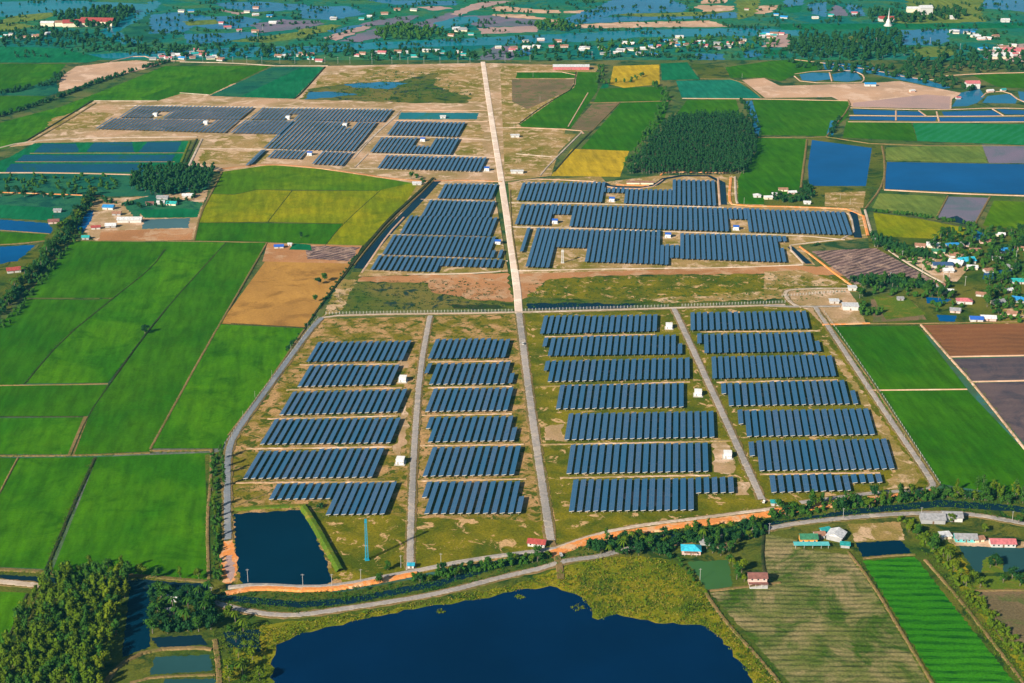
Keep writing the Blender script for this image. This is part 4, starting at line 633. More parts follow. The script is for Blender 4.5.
def palm(rnd, h, r):
    g = MB(); t = MB(); top = Vector((rnd.uniform(-.8, .8), rnd.uniform(-.8, .8), h)); t.tube((0, 0, -.2), top*.5+Vector((.2, 0, 0)), .28, .2); t.tube(top*.5+Vector((.2, 0, 0)), top, .2, .16)
    for i in range(15):
        a = i*2.4; up = rnd.uniform(-.1, .75); d = Vector((math.cos(a), math.sin(a), 0)); sd = Vector((-d.y, d.x, 0)); p = top.copy(); wd = .12; L_ = r
        for j in range(5):
            q = top+d*L_*(j+1)/5+Vector((0, 0, L_*(up*(j+1)/5-.75*((j+1)/5)**2))); w2 = .55*(1-abs((j+1)/5-.45)); k = len(g.v)
            g.v += [tuple(p-sd*wd), tuple(p+sd*wd), tuple(q+sd*w2-Vector((0, 0, .2))), tuple(q-sd*w2-Vector((0, 0, .2)))]; g.f.append((k, k+1, k+2, k+3)); p = q; wd = w2
    return g, t
def bush(rnd, h, r):
    g = MB(); t = MB(); t.tube((0, 0, -.1), (0, 0, h*.5), .08, .05, 4)
    for _ in range(4): a = rnd.uniform(0, 6.28); lump(g, Vector((math.cos(a)*r*.45, math.sin(a)*r*.45, h*rnd.uniform(.35, .65))), r*.55, 14, .4, rnd)
    return g, t
PROTO = {}
def protos(kind, leaf):
    k = (kind, leaf)
    if k not in PROTO:
        rnd = random.Random(hash_(kind+leaf)); PROTO[k] = []
        for _ in range(5 if kind != 'palm' else 3):
            g, t = {'broad': lambda: broad(rnd, 9.5, 4.4), 'slender': lambda: slender(rnd, 13, 2.7), 'grove': lambda: slender(rnd, 11, 4.3), 'palm': lambda: palm(rnd, 8.5, 4.2), 'bush': lambda: bush(rnd, 2.6, 1.9)}[kind]()
            a, b2 = g.me('crown'), t.me('trunk'); a.materials.append(LEAF[leaf]); b2.materials.append(BARK); PROTO[k].append((a, b2))
    return PROTO[k]
def hash_(s): return sum((i+3)*ord(c) for i, c in enumerate(s)) % 9973
NAME = {'broad': 'tree', 'slender': 'slender_tree', 'grove': 'plantation_tree', 'palm': 'palm_tree', 'bush': 'shrub'}
CAT = {'broad': 'tree', 'slender': 'tree', 'grove': 'tree', 'palm': 'palm tree', 'bush': 'shrub'}
def plant(p, kind, leaf, label, group, sc):
    a, b2 = random.choice(protos(kind, leaf))
    t = thing(NAME[kind], label, CAT[kind], (p.x, p.y, 0), random.uniform(0, 6.28), group); t.scale = (sc*random.uniform(.9, 1.1), sc*random.uniform(.9, 1.1), sc)
    link('trunk', b2, parent=t); link('crown', a, parent=t)
def inpoly(n_, poly, gap):
    out = []; x0 = min(p[0] for p in poly); x1 = max(p[0] for p in poly); y0 = min(p[1] for p in poly); y1 = max(p[1] for p in poly); tr = 0
    while len(out) < n_ and tr < n_*60:
        tr += 1; p = (random.uniform(x0, x1), random.uniform(y0, y1))
        if inside(p, poly) and all((G(*p)-G(*q)).length > gap for q in out): out.append(p)
    return sorted(out)
def along(n_, pts, jx, jy):
    L_ = [math.dist(a, c) for a, c in zip(pts, pts[1:])]; tot = sum(L_); out = []
    for i in range(n_):
        d = tot*(i+random.uniform(.2, .8))/n_
        for (a, c), l in zip(zip(pts, pts[1:]), L_):
            if d <= l: out.append((a[0]+(c[0]-a[0])*d/l+random.uniform(-jx, jx), a[1]+(c[1]-a[1])*d/l+random.uniform(-jy, jy))); break
            d -= l
    return sorted(out)
KW = {('broad', 'green'): 'round green tree', ('broad', 'dark'): 'dark round tree', ('broad', 'olive'): 'olive green tree', ('broad', 'lime'): 'pale lime tree', ('slender', 'green'): 'tall slim green tree', ('slender', 'olive'): 'tall slim olive tree', ('slender', 'lime'): 'tall slim lime tree', ('slender', 'dark'): 'tall slim dark tree', ('palm', 'olive'): 'feathery palm', ('palm', 'green'): 'green palm', ('bush', 'green'): 'low green shrub', ('bush', 'olive'): 'low olive shrub', ('bush', 'lime'): 'low lime shrub', ('bush', 'dark'): 'low dark shrub', ('broad', 'straw'): 'dry tree'}
def trees(pts, kinds, where, group, s0=.75, s1=1.15):
    s0 *= 1.25; s1 *= 1.3
    cnt = {}
    for p in pts:
        k = random.choice(kinds); cnt[k] = cnt.get(k, 0)+1
        plant(G(*p), k[0], k[1], f'{KW[k]}, {nth(cnt[k])} from left {where}', group, random.uniform(s0, s1))
B_, D_, O_, L_i = ('broad', 'green'), ('broad', 'dark'), ('broad', 'olive'), ('broad', 'lime')
SG, SO, SL, PO, PG = ('slender', 'green'), ('slender', 'olive'), ('slender', 'lime'), ('palm', 'olive'), ('palm', 'green'); BG, BO, BL_ = ('bush', 'green'), ('bush', 'olive'), ('bush', 'lime')
# grove at the bottom left, planted in rows
grove = [(36, 589), (62, 577), (100, 574), (132, 572), (127, 600), (116, 640), (102, 690), (-20, 700), (8, 648), (27, 607)]
y = 579.0; ri = 0
while y < 694:
    x = -16+random.uniform(0, 5); i = 0; ri += 1
    while x < 134:
        q = (x+random.uniform(-2.4, 2.4), y+random.uniform(-1.8, 1.8))
        if inside(q, grove):
            i += 1; east = inside(q, [(112, 560), (140, 560), (140, 700), (92, 700)])
            plant(G(*q), 'grove', 'lime' if east and random.random() < .6 else random.choice(['olive', 'olive', 'green']), f'plantation tree, {nth(i)} from left in the {nth(ri)} row of the bottom left grove', 'trees of the grove at the bottom left', random.uniform(.8, 1.25))
        x += 8.2
    y += 6.4
trees(inpoly(38, [(158, 590), (180, 596), (212, 592), (213, 630), (190, 636), (152, 634), (152, 612)], 5), [D_, B_, D_, PG, B_], 'in the clump beside the narrow pond', 'trees beside the narrow pond', .6, 1.0)
trees(along(9, [(40, 574), (75, 571), (118, 570), (140, 576), (205, 580)], 3, 2), [SO, O_, B_], 'on the bank north of the grove', 'trees on the bank north of the grove', .6, .95)
trees(inpoly(24, [(214, 605), (240, 618), (262, 640), (270, 690), (225, 690), (228, 640)], 4), [L_i, B_, O_, ('bush', 'green'), PO], 'between the track and the dark lake', 'trees west of the dark lake', .4, .85)
trees(along(15, [(210, 470), (213, 500), (216, 540), (220, 580)], 3, 3), [SO, ('bush', 'dark'), BG, BO], 'along the west gate road', 'trees along the west road', .5, .85)
trees(along(4, [(222, 455), (224, 490)], 1.5, 2), [SG], 'shading the west road', 'tall trees shading the west road', .8, 1.0)
trees(along(22, [(418, 580), (450, 576), (480, 570), (520, 562), (550, 556)], 4, 4), [B_, D_, SG, O_], 'between the plant and the canal road', 'trees between the plant and the canal road', .4, .72)
trees(along(5, [(372, 575), (395, 572), (365, 590)], 6, 5), [BG, ('bush', 'dark'), B_], 'near the blue mast', 'bushes near the blue mast', .5, .8)
trees([q for q in inpoly(72, [(592, 549), (620, 540), (680, 534), (700, 532), (760, 526), (764, 534), (740, 546), (735, 556), (722, 558), (700, 556), (684, 562), (672, 552), (640, 556), (600, 556)], 5) if not (678 < q[0] < 704 and 545 < q[1] < 562)], [B_, D_, D_, O_, SG, PO], 'around the blue roofed house', 'trees around the blue roofed house', .45, .85)
trees(along(7, [(728, 560), (735, 575), (740, 585), (745, 565)], 3, 3), [L_i, B_], 'between the green pond and the brown house', 'trees by the green pond', .5, .8)
trees(along(8, [(676, 560), (690, 575), (704, 592)], 2, 2), [BG, BO], 'west of the green pond', 'bushes west of the green pond', .7, 1.2)
trees(along(44, [(775, 514), (810, 511), (850, 507), (880, 503), (930, 496), (945, 494), (1024, 502)], 3, 4.5), [B_, SO, SG, D_, O_], 'between the orange bank and the canal', 'trees south of the orange bank', .55, 1.0)
trees(along(10, [(975, 492), (1000, 495), (1022, 498)], 4, 3), [SO, SL, SG], 'at the corner of the deep green field', 'tall trees at the field corner', .5, .9)
trees(along(30, [(905, 524), (918, 535), (930, 548), (945, 560), (955, 572), (965, 588)], 5, 4), [BG, L_i, B_, PO, BL_], 'beside the striped field verge', 'trees beside the striped field', .45, .8)
trees(along(9, [(968, 590), (985, 612), (1005, 635), (1022, 652)], 3, 3), [BL_, BO], 'on the verge left of the fallow plot', 'bushes on the verge', .7, 1.2)
trees([(985, 532), (990, 568), (996, 566), (1003, 583), (1012, 579), (972, 582), (980, 588), (1020, 586), (1018, 524), (951, 522)], [B_, D_, O_], 'around the southeast pond', 'trees around the southeast pond', .55, .95)
# left canal road
trees(along(46, [(2, 312), (20, 288), (42, 262), (60, 240), (76, 222), (92, 198)], 5, 4), [B_, D_, B_, O_, PG], 'along the west canal road', 'trees along the west canal road', .6, 1.15)
trees(along(14, [(0, 194), (30, 196), (60, 198), (90, 196)], 3, 3), [D_, B_], 'below the orange bank', 'trees below the orange bank', .6, 1.0)
trees([(145, 334), (417, 180), (422, 182), (411, 179), (424, 185), (319, 285), (316, 302), (301, 238), (325, 282)], [D_, B_], 'standing alone among the fields', 'lone trees among the fields', .5, .9)
trees([(320, 508), (818, 245), (814, 246), (470, 95)], [('bush', 'dark')], 'at a corner of the plant', 'bushes at the plant edge', .9, 1.5)
# village on the right
trees(inpoly(80, [(880, 246), (920, 256), (935, 240), (960, 236), (985, 228), (1030, 240), (1030, 322), (995, 316), (975, 300), (930, 288), (870, 286), (862, 300), (870, 320), (860, 318), (858, 284), (905, 282), (940, 300), (985, 300), (985, 262), (960, 270), (950, 250), (900, 262)], 5), [B_, D_, D_, B_, SG, PG], 'around the eastern village', 'trees around the eastern village', .55, 1.05)
trees(inpoly(40, [(940, 232), (1030, 232), (1030, 262), (980, 262), (945, 244)], 5), [D_, B_, PG], 'north of the eastern village roofs', 'trees north of the eastern village', .55, .95)
trees(along(20, [(860, 290), (890, 284), (925, 290), (938, 300)], 4, 3), [D_, SG, B_], 'south of the burnt plot', 'trees south of the burnt plot', .6, 1.0)
trees(along(14, [(874, 244), (890, 250), (905, 256), (925, 254)], 3, 3), [D_, B_], 'beside the track to the village', 'trees beside the village track', .5, .9)
trees(along(10, [(775, 196), (785, 203), (797, 199), (807, 190), (812, 186)], 4, 3), [D_, B_], 'around the huts by the blue lake', 'trees around the huts by the lake', .5, .95)

class Mass:
    """woods and scrub that nobody could count: one object each"""
    def __init__(s): s.g = MB(); s.t = MB()
    def tree(s, p, h, r, n=16, q=1.0):
        s.t.tube((p.x, p.y, 0), (p.x, p.y, h*.7), .2, .08, 3)
        for z in (.45, .68, .86): lump(s.g, Vector((p.x+random.uniform(-.3, .3)*r, p.y+random.uniform(-.3, .3)*r, h*z)), r*random.uniform(.6, 1.0)*(1.25-z*.5), n//3+1, q, random, core=.7, flat=1.0)
    def clump(s, p, h, r, n=6, q=.45):
        for _ in range(n): leaf_quad(s.g, Vector((p.x+random.gauss(0, .5)*r, p.y+random.gauss(0, .5)*r, random.uniform(.1, 1)*h)), q, random)
    def done(s, name, leaf, label):
        g = s.g; nf = len(g.f); k = len(g.v); me = bpy.data.meshes.new(name); me.from_pydata(g.v+s.t.v, [], g.f+[tuple(i+k for i in f) for f in s.t.f]); me.materials.append(LEAF[leaf]); me.materials.append(BARK)
        for i, p in enumerate(me.polygons): p.material_index = 0 if i < nf else 1
        tag(link(name, me), label, 'vegetation', kind='stuff')
def wood(name, leaf, label, poly, step, h, r, n=14, jit=.5, q=1.0):
    m_ = Mass(); w3 = [G(*p) for p in poly]; pl = [(p.x, p.y) for p in w3]; y = min(p[1] for p in pl)
    while y < max(p[1] for p in pl):
        x = min(p[0] for p in pl)
        while x < max(p[0] for p in pl):
            p = (x+random.uniform(-jit, jit)*step, y+random.uniform(-jit, jit)*step)
            if inside(p, pl): m_.tree(Vector((p[0], p[1], 0)), h*random.uniform(.7, 1.15), r*random.uniform(.8, 1.2), n, q)
            x += step
        y += step
    m_.done(name, leaf, label)
wood('plantation', 'dark', 'dense dark green square plantation of tall trees east of the ripe yellow field', [(672, 120), (700, 117), (742, 118), (752, 132), (757, 152), (746, 174), (722, 176), (626, 174), (640, 158), (655, 136)], 5.2, 13, 2.6, 12, .4, .75)
wood('plantation', 'dark', 'dark wood above the western hamlet', [(125, 190), (140, 172), (165, 168), (214, 170), (210, 190), (165, 197)], 8.5, 12, 4.2)
wood('woodland', 'dark', 'long dark wood behind the far ponds at upper right', [(788, 40), (812, 36), (845, 38), (868, 33), (900, 34), (905, 58), (860, 62), (788, 57)], 17, 15, 6, 9, .48, 1.5)
wood('woodland', 'dark', 'broad belt of dark trees at the right edge below the far houses', [(905, 58), (955, 57), (962, 46), (985, 54), (1040, 52), (1040, 71), (975, 73), (925, 76), (900, 66)], 19, 11, 6, 8, .48, 1.5)
wood('woodland', 'dark', 'dark wood around the red roofed temple at upper left', [(0, 37), (40, 30), (75, 32), (110, 30), (150, 46), (190, 50), (185, 58), (110, 56), (50, 48), (0, 46)], 24, 11, 6, 8, .5, 1.5)
wood('woodland', 'dark', 'dark trees behind the red roofed temple', [(50, 18), (90, 10), (135, 9), (130, 20), (108, 30), (60, 26)], 17, 13, 7.5, 8, .45, 1.8)
wood('woodland', 'dark', 'tree belt between the far road and the river on the left', [(150, 47), (200, 50), (260, 47), (330, 48), (335, 61), (270, 60), (200, 58), (160, 54)], 24, 9, 5.5, 8, .5, 1.5)
wood('woodland', 'dark', 'tree belt between the far road and the river in the centre', [(330, 49), (400, 52), (470, 50), (500, 52), (560, 50), (590, 44), (600, 58), (560, 60), (480, 60), (340, 62)], 27, 9, 5.5, 8, .5, 1.5)
wood('woodland', 'green', 'trees among the far houses right of the centre', [(595, 40), (680, 40), (760, 38), (785, 44), (760, 52), (690, 52), (640, 58), (600, 60)], 27, 9, 5.5, 8, .5, 1.5)
wood('woodland', 'green', 'riverside trees beyond the river', [(372, 32), (400, 25), (440, 30), (450, 36), (420, 40), (380, 41)], 15, 10, 6, 8, .48, 1.7)
wood('woodland', 'dark', 'trees on the far shore by the white spire', [(870, 10), (905, 16), (960, 8), (975, 18), (930, 22), (900, 25), (865, 22)], 20, 12, 7, 8, .48, 1.8)
wood('woodland', 'green', 'trees by the sandbanks', [(535, 24), (555, 22), (575, 27), (570, 32), (538, 32)], 15, 10, 6, 8, .48, 1.7)
wood('scrub', 'dark', 'dark scrub and trees along the ditch below the far ponds', [(788, 62), (840, 63), (920, 70), (960, 82), (985, 90), (960, 92), (900, 78), (790, 68)], 17, 8, 5.5, 8, .48, 1.6)
wood('scrub', 'green', 'scrubby green ground behind the western orange bank', [(-5, 177), (125, 176), (120, 190), (20, 189), (-5, 187)], 13, 4, 3.5, 8, .5, 1.2)
def hedge(name, leaf, label, pts, width, n_, h, r, q=1.1):
    m_ = Mass(); P = chaikin([G(*p) for p in pts], 1); HS = G(691, 553); L_ = [(c-a).length for a, c in zip(P, P[1:])]; tot = sum(L_)
    for i in range(n_):
        d = random.uniform(0, tot)
        for a, c, l in zip(P, P[1:], L_):
            if d <= l:
                p = a.lerp(c, d/l)+Vector((random.uniform(-width, width), random.uniform(-width, width), 0)); (p-HS).length > 13 and m_.tree(p, h*random.uniform(.6, 1.2), r*random.uniform(.7, 1.2), 9, q); break
            d -= l
    m_.done(name, leaf, label)
hedge('hedge', 'dark', 'long dark hedge beside the road to the sandy yard', [(-20, 122), (40, 105), (88, 86), (130, 72), (168, 62)], 4, 170, 6, 3.4)
hedge('hedge', 'dark', 'dark scrub line left of the sandy yard', [(0, 94), (30, 88), (55, 84), (60, 74)], 8, 60, 6, 4)
hedge('hedge', 'green', 'scrubby trees on the western edge of the plantation', [(626, 172), (640, 150), (655, 125), (668, 98), (655, 84)], 7, 70, 8, 3.6)
hedge('hedge', 'dark', 'scrub on the bank east of the plantation', [(742, 100), (752, 118), (760, 140)], 5, 40, 6, 3.2)
hedge('hedge', 'green', 'line of bushes above the yellow green paddy', [(870, 212), (900, 214), (940, 220), (975, 226)], 3, 50, 4, 2.6)
hedge('hedge', 'dark', 'scrub by the pond bank at upper right', [(838, 118), (834, 130), (828, 138)], 4, 22, 6, 3)
hedge('hedge', 'green', 'trees beside the lane left of the ripe yellow field', [(600, 62), (602, 72), (598, 84), (612, 84), (632, 82), (640, 76)], 6, 38, 7, 3.6)
hedge('tree_belt', 'dark', 'dark thicket under the trees of the west canal road', [(-8, 318), (20, 290), (42, 264), (60, 243), (76, 222), (92, 196)], 8, 190, 5.5, 3.4, 1.0)
hedge('tree_belt', 'green', 'brighter thicket in front of the west canal road trees', [(0, 330), (30, 296), (55, 262), (80, 230)], 5, 80, 4, 2.6, .9)
wood('thicket', 'green', 'thicket between houses and ponds of the eastern village', [(870, 244), (900, 252), (935, 256), (930, 240), (975, 226), (1040, 236), (1040, 326), (1000, 322), (985, 310), (985, 275), (950, 272), (950, 300), (972, 312), (930, 312), (925, 300), (870, 296), (866, 286), (930, 284), (940, 276), (905, 262)], 11, 5, 3.6, 8, .5, 1.0)
hedge('tree_belt', 'dark', 'dark thicket south of the burnt plot', [(856, 284), (880, 282), (910, 284), (935, 292)], 7, 110, 8, 3.6, 1.1)
hedge('tree_belt', 'dark', 'dark thicket beside the eastern village track', [(876, 240), (895, 250), (915, 256), (928, 258)], 7, 90, 8, 3.6, 1.1)
hedge('tree_belt', 'green', 'thicket left of the substation compound', [(858, 306), (866, 318), (880, 312)], 5, 22, 6, 3)
hedge('tree_belt', 'green', 'thicket along the canal south of the orange bank', [(770, 516), (850, 507), (900, 501), (945, 496), (985, 498), (1040, 502)], 5, 210, 4, 2.3, .8)
hedge('tree_belt', 'dark', 'thicket around the blue roofed house', [(590, 548), (630, 543), (662, 548), (665, 556), (690, 540), (740, 535), (760, 533)], 7, 190, 5, 2.8, .9)
hedge('tree_belt', 'green', 'thicket along the canal below the plant', [(415, 580), (450, 575), (490, 568), (550, 556)], 4, 90, 3.6, 2.2, .8)
hedge('tree_belt', 'dark', 'thicket around the narrow pond hut', [(156, 592), (180, 602), (210, 600), (205, 625), (160, 632)], 6, 90, 5, 3, 1.0)
hedge('tree_belt', 'olive', 'scrubby thicket beside the striped field', [(905, 520), (925, 540), (950, 566), (975, 600), (1030, 665)], 5, 120, 2.6, 2.2, .8)
hedge('tree_belt', 'green', 'scrub on the bank left of the west plant road', [(214, 455), (215, 500), (217, 545), (218, 580)], 3, 90, 3.2, 2.0, .7)
hedge('tree_belt', 'dark', 'dark scrub along the ditch between stubble and plant', [(362, 250), (345, 270), (325, 300), (305, 328), (285, 352)], 2, 60, 2.2, 1.6, .7)
m_ = Mass()
for _ in range(900):
    p = (random.uniform(-20, 1044), random.uniform(-6, 60))
    if 60 < p[0] < 1024 and 45 < p[1] < 62 or random.random() < .75: 
        c_ = G(*p)
        for _ in range(random.choice((1, 1, 2, 4, 7))): m_.tree(c_+Vector((random.gauss(0, 14), random.gauss(0, 8), 0)), random.uniform(3, 7), random.uniform(2.5, 4.5), 6, 1.3)
m_.done('scattered_trees', 'dark', 'small dark trees dotted between the far fields and ponds')
for nm_, pl_ in (('by the huts of the blue lake', [(770, 196), (790, 204), (812, 196), (806, 186)]), ('of the western hamlet', [(95, 200), (125, 205), (150, 208), (190, 200), (200, 190), (150, 196)])):
    hedge('thicket', 'dark', 'dark thicket '+nm_, pl_, 6, 60, 5, 3.2, 1.0)
def cover(name, leaf, label, poly, n_, h, r, k=6, q=.45):
    m_ = Mass(); x0 = min(p[0] for p in poly); x1 = max(p[0] for p in poly); y0 = min(p[1] for p in poly); y1 = max(p[1] for p in poly); c = 0
    while c < n_:
        p = (random.uniform(x0, x1), random.uniform(y0, y1))
        if inside(p, poly): m_.clump(G(*p), h*random.uniform(.5, 1.3), r, k, q*random.uniform(.7, 1.3)); c += 1
    m_.done(name, leaf, label)
shore_n = [(262, 630), (300, 622), (360, 613), (430, 601), (520, 584), (600, 558), (640, 557), (670, 562), (690, 578), (705, 598), (725, 622), (760, 660), (785, 690), (760, 690), (743, 665), (723, 640), (700, 625), (664, 624), (616, 614), (598, 620), (588, 605), (575, 594), (550, 586), (512, 592), (480, 599), (421, 608), (365, 619), (302, 633), (276, 645), (270, 660)]
cover('reeds', 'straw', 'dry yellow reeds along the shore of the dark lake', shore_n, 800, 1.3, 1.6)
cover('reeds', 'lime', 'green reeds along the shore of the dark lake', shore_n, 1300, 1.2, 1.6)
cover('waterside_shrubs', 'olive', 'darker low growth on the lake shore', shore_n, 420, 1.8, 2.2, 9, .55)
for c_, r_ in (((578, 608), 8), ((520, 597), 6), ((440, 612), 5)):
    cover('waterweed', 'lime', 'low green weed standing in the dark lake near its shore', [(c_[0]-r_, c_[1]), (c_[0], c_[1]-r_*.5), (c_[0]+r_, c_[1]), (c_[0], c_[1]+r_*.4)], 26, .6, 1.2)
cover('undergrowth', 'green', 'green growth on both banks of the canal', [(215, 590), (300, 594), (400, 582), (545, 550), (600, 538), (770, 517), (930, 495), (1024, 500), (1024, 522), (930, 509), (800, 522), (700, 538), (598, 556), (440, 590), (300, 614), (215, 606)], 1700, 1.0, 1.6, 6, .5)
cover('undergrowth', 'olive', 'scrubby growth on the verge of the striped field', [(905, 520), (950, 535), (972, 588), (1045, 690), (1020, 690), (925, 558)], 700, 1.3, 1.6, 7, .5)
cover('undergrowth', 'olive', 'tangled growth around the small ponds at bottom left', [(214, 690), (212, 632), (240, 622), (270, 625), (268, 690)], 380, 1.3, 1.8, 7, .5)
cover('marsh_plants', 'dark', 'dark marsh plants in the strip north of the front blocks', [(345, 283), (500, 278), (505, 308), (325, 312)], 500, .9, 1.8, 6, .6)
cover('marsh_plants', 'green', 'green marsh plants south of the middle blocks', [(530, 280), (800, 272), (845, 292), (800, 303), (525, 308)], 900, .9, 1.8, 6, .6)
cover('weeds', 'olive', 'weeds growing between the front panel blocks', [(322, 322), (520, 316), (812, 308), (932, 486), (775, 505), (560, 545), (410, 572), (345, 585), (330, 520), (232, 500), (238, 440)], 2200, .5, .9, 4, .3)
cover('weeds', 'green', 'low scrub in the pools of the far dry field', [(330, 95), (380, 70), (440, 72), (470, 95), (400, 102)], 350, 1.6, 3, 7, .9)

for i, (pl_, n_) in enumerate([([(267, 243), (240, 290), (205, 350), (150, 450)], 500), ([(226, 243), (172, 302), (141, 340), (110, 384), (71, 456)], 420), ([(-20, 456), (70, 456), (212, 450)], 300), ([(95, 458), (70, 513), (46, 570)], 200), ([(165, 250), (114, 298), (62, 340), (25, 384)], 240), ([(-20, 570), (65, 574), (208, 581)], 260), ([(212, 450), (211, 480), (207, 520), (209, 582)], 200), ([(820, 312), (860, 365), (900, 425), (940, 486)], 350), ([(921, 325), (950, 358), (975, 386), (1024, 448)], 300), ([(848, 552), (870, 580), (905, 638), (945, 705)], 260), ([(705, 592), (725, 622), (765, 665), (800, 710)], 300)]):
    m_ = Mass(); P = [G(*p) for p in pl_]; L_ = [(c-a).length for a, c in zip(P, P[1:])]
    for _ in range(n_):
        j = random.choices(range(len(L_)), L_)[0]; p = P[j].lerp(P[j+1], random.random())+Vector((random.gauss(0, 1.5), random.gauss(0, 1.5), .3)); m_.clump(p, .9, .9, 5, .42)
    m_.done('bund_weeds', ['olive', 'green', 'lime'][i % 3], 'ragged weeds along a field bund')

# ------------------------------------------------------------------ buildings
COL = {'cabin': (0.78, 0.77, 0.74), 'white': (0.54, 0.53, 0.50), 'cream': (0.72, 0.62, 0.45), 'pink': (0.62, 0.42, 0.36), 'orange': (0.80, 0.33, 0.05), 'teal': (0.10, 0.48, 0.48), 'grey': (0.34, 0.34, 0.34), 'concrete': (0.48, 0.46, 0.43),
       'blue_roof': (0.02, 0.22, 0.50), 'sky_roof': (0.03, 0.42, 0.58), 'teal_roof': (0.02, 0.34, 0.32), 'navy_roof': (0.03, 0.07, 0.16), 'red_roof': (0.34, 0.055, 0.045), 'rose_roof': (0.50, 0.14, 0.15), 'brown_roof': (0.22, 0.09, 0.07), 'grey_roof': (0.27, 0.27, 0.28), 'light_roof': (0.62, 0.62, 0.62), 'white_roof': (0.56, 0.56, 0.56), 'green_roof': (0.03, 0.16, 0.08), 'rust_roof': (0.30, 0.15, 0.09), 'deep_blue': (0.02, 0.10, 0.42)}
CM = {k: plain('paint_'+k if 'roof' not in k else k, c, 0.6, var=0.24 if 'roof' in k else 0.12, scale=0.45) for k, c in COL.items()}
GLASS, _n, _b = newmat('window_glass'); _b.inputs['Base Color'].default_value = (0.02, 0.03, 0.04, 1); _b.inputs['Roughness'].default_value = 0.1
WOOD = plain('door_wood', (0.16, 0.09, 0.05), 0.6); PADM = plain('concrete_pad', (0.45, 0.41, 0.35), 0.9)
def roof_mesh(kind, w_, d, h, rise, ov=.7):
    g = MB(); a, c = w_/2+ov, d/2+ov; t = .18
    if kind == 'gable':
        e = rise*ov/(d/2)
        for s in (-1, 1):
            q = len(g.v); pts = [(-a, s*c, h-e), (a, s*c, h-e), (a, 0, h+rise), (-a, 0, h+rise)]
            g.v += pts+[(x, y, z+t) for x, y, z in pts]; g.f += [(q, q+1, q+2, q+3), (q+7, q+6, q+5, q+4), (q, q+4, q+5, q+1), (q+1, q+5, q+6, q+2), (q+3, q+7, q+4, q)]
        for s in (-1, 1): g.poly([(s*(w_/2-.02), -d/2, h), (s*(w_/2-.02), d/2, h), (s*(w_/2-.02), 0, h+rise)])
    elif kind == 'hip':
        rr = max(0.2, w_/2-d/2); q = len(g.v); z0 = h-.15
        g.v += [(-a, -c, z0), (a, -c, z0), (a, c, z0), (-a, c, z0), (-rr, 0, h+rise), (rr, 0, h+rise)]; g.f += [(q, q+1, q+5, q+4), (q+2, q+3, q+4, q+5), (q+1, q+2, q+5), (q+3, q, q+4), (q+3, q+2, q+1, q)]
    else:
        q = len(g.v); pts = [(-a, -c, h), (a, -c, h), (a, c, h+rise), (-a, c, h+rise)]
        g.v += pts+[(x, y, z+t) for x, y, z in pts]; g.f += [(q+3, q+2, q+1, q), (q+4, q+5, q+6, q+7), (q, q+1, q+5, q+4), (q+1, q+2, q+6, q+5), (q+2, q+3, q+7, q+6), (q+3, q, q+4, q+7)]
    return g.me('roof')
def house(px, py, w_, d, h, roof, wall, kind, label, rot=0.0, rise=None, group=None, detail=2, name='house', cat='house', storeys=1, extra=None):
    t = thing(name, label, cat, G(px, py), R(rot), group); rise = d*.24 if rise is None else rise
    link('wall', MB().box(-w_/2, w_/2, -d/2, d/2, 0, h).me('wall'), CM[wall], t); link('roof', roof_mesh(kind, w_, d, h, rise), CM[roof], t)
    if detail:
        link('door', MB().box(-.6, .6, -d/2-.08, -d/2+.04, 0, 2.3).me('door'), WOOD, t)
    if detail > 1:
        for st in range(storeys):
            z = 1.1+st*3.0; nw = max(2, int(w_/3.4)); 
            for i in range(nw):
                x = -w_/2+w_*(i+.5)/nw
                if st == 0 and abs(x) < 1.5: continue
                f = link('window', MB().box(x-.75, x+.75, -d/2-.07, -d/2+.02, z, z+1.3).me('window'), CM['white'], t); link('pane', MB().box(x-.6, x+.6, -d/2-.10, -d/2-.068, z+.12, z+1.18).me('pane'), GLASS, f)
    if extra:
        for (nm_, x0, x1, y0, y1, z0, z1, mt) in extra: link(nm_, MB().box(x0, x1, y0, y1, z0, z1).me(nm_), CM[mt], t)
    return t
def posts(t, xs, y, h): 
    for x in xs: link('post', MB().box(x-.1, x+.1, y-.1, y+.1, 0, h).me('post'), CM['white'], t)
t = house(691, 552, 13, 9, 3.4, 'sky_roof', 'pink', 'hip', 'house with bright blue hipped roof among trees by the green pond', -4, 2.6); link('porch_roof', MB().box(-5, 4, -6.6, -4.7, 2.7, 2.85).me('porch_roof'), CM['rust_roof'], t); posts(t, (-4.6, 0, 3.6), -6.4, 2.7)
t = house(757, 583, 12, 8, 6.0, 'brown_roof', 'pink', 'gable', 'two storey pink house with brown roof at the corner of the ploughed field', 0, 1.8, storeys=2); link('porch_roof', MB().box(-6.5, 6.5, -7.2, -4.1, 2.8, 3.0).me('porch_roof'), CM['brown_roof'], t); link('terrace', MB().box(-6, 6, -8, -4.1, 0, .5).me('terrace'), CM['white'], t); posts(t, (-6, -2, 2, 6), -7, 2.8)
house(537, 545, 12, 7, 3.0, 'red_roof', 'white', 'gable', 'white house with dark red roof beside the plant entrance', -12, 1.8)
house(808, 541, 12, 7, 3.6, 'green_roof', 'orange', 'gable', 'orange house with dark green roof at the head of the ploughed field', 0, 2.2)
t = thing('shack', 'low teal awning shack in front of the orange house', 'shack', G(812, 547), 0); link('roof', MB().box(-13, 12, -2.6, 3, 2.5, 2.7).me('roof'), CM['teal'], t); link('wall', MB().box(-12.5, 11, 1.8, 2.6, 0, 2.5).me('wall'), CM['grey'], t); posts(t, (-12, -6, 0, 6, 11), -2.3, 2.5)
house(836, 538, 11, 11, 3.6, 'light_roof', 'grey', 'gable', 'shed with pale grey gabled roof right of the orange house', 62, 2.2, detail=1)
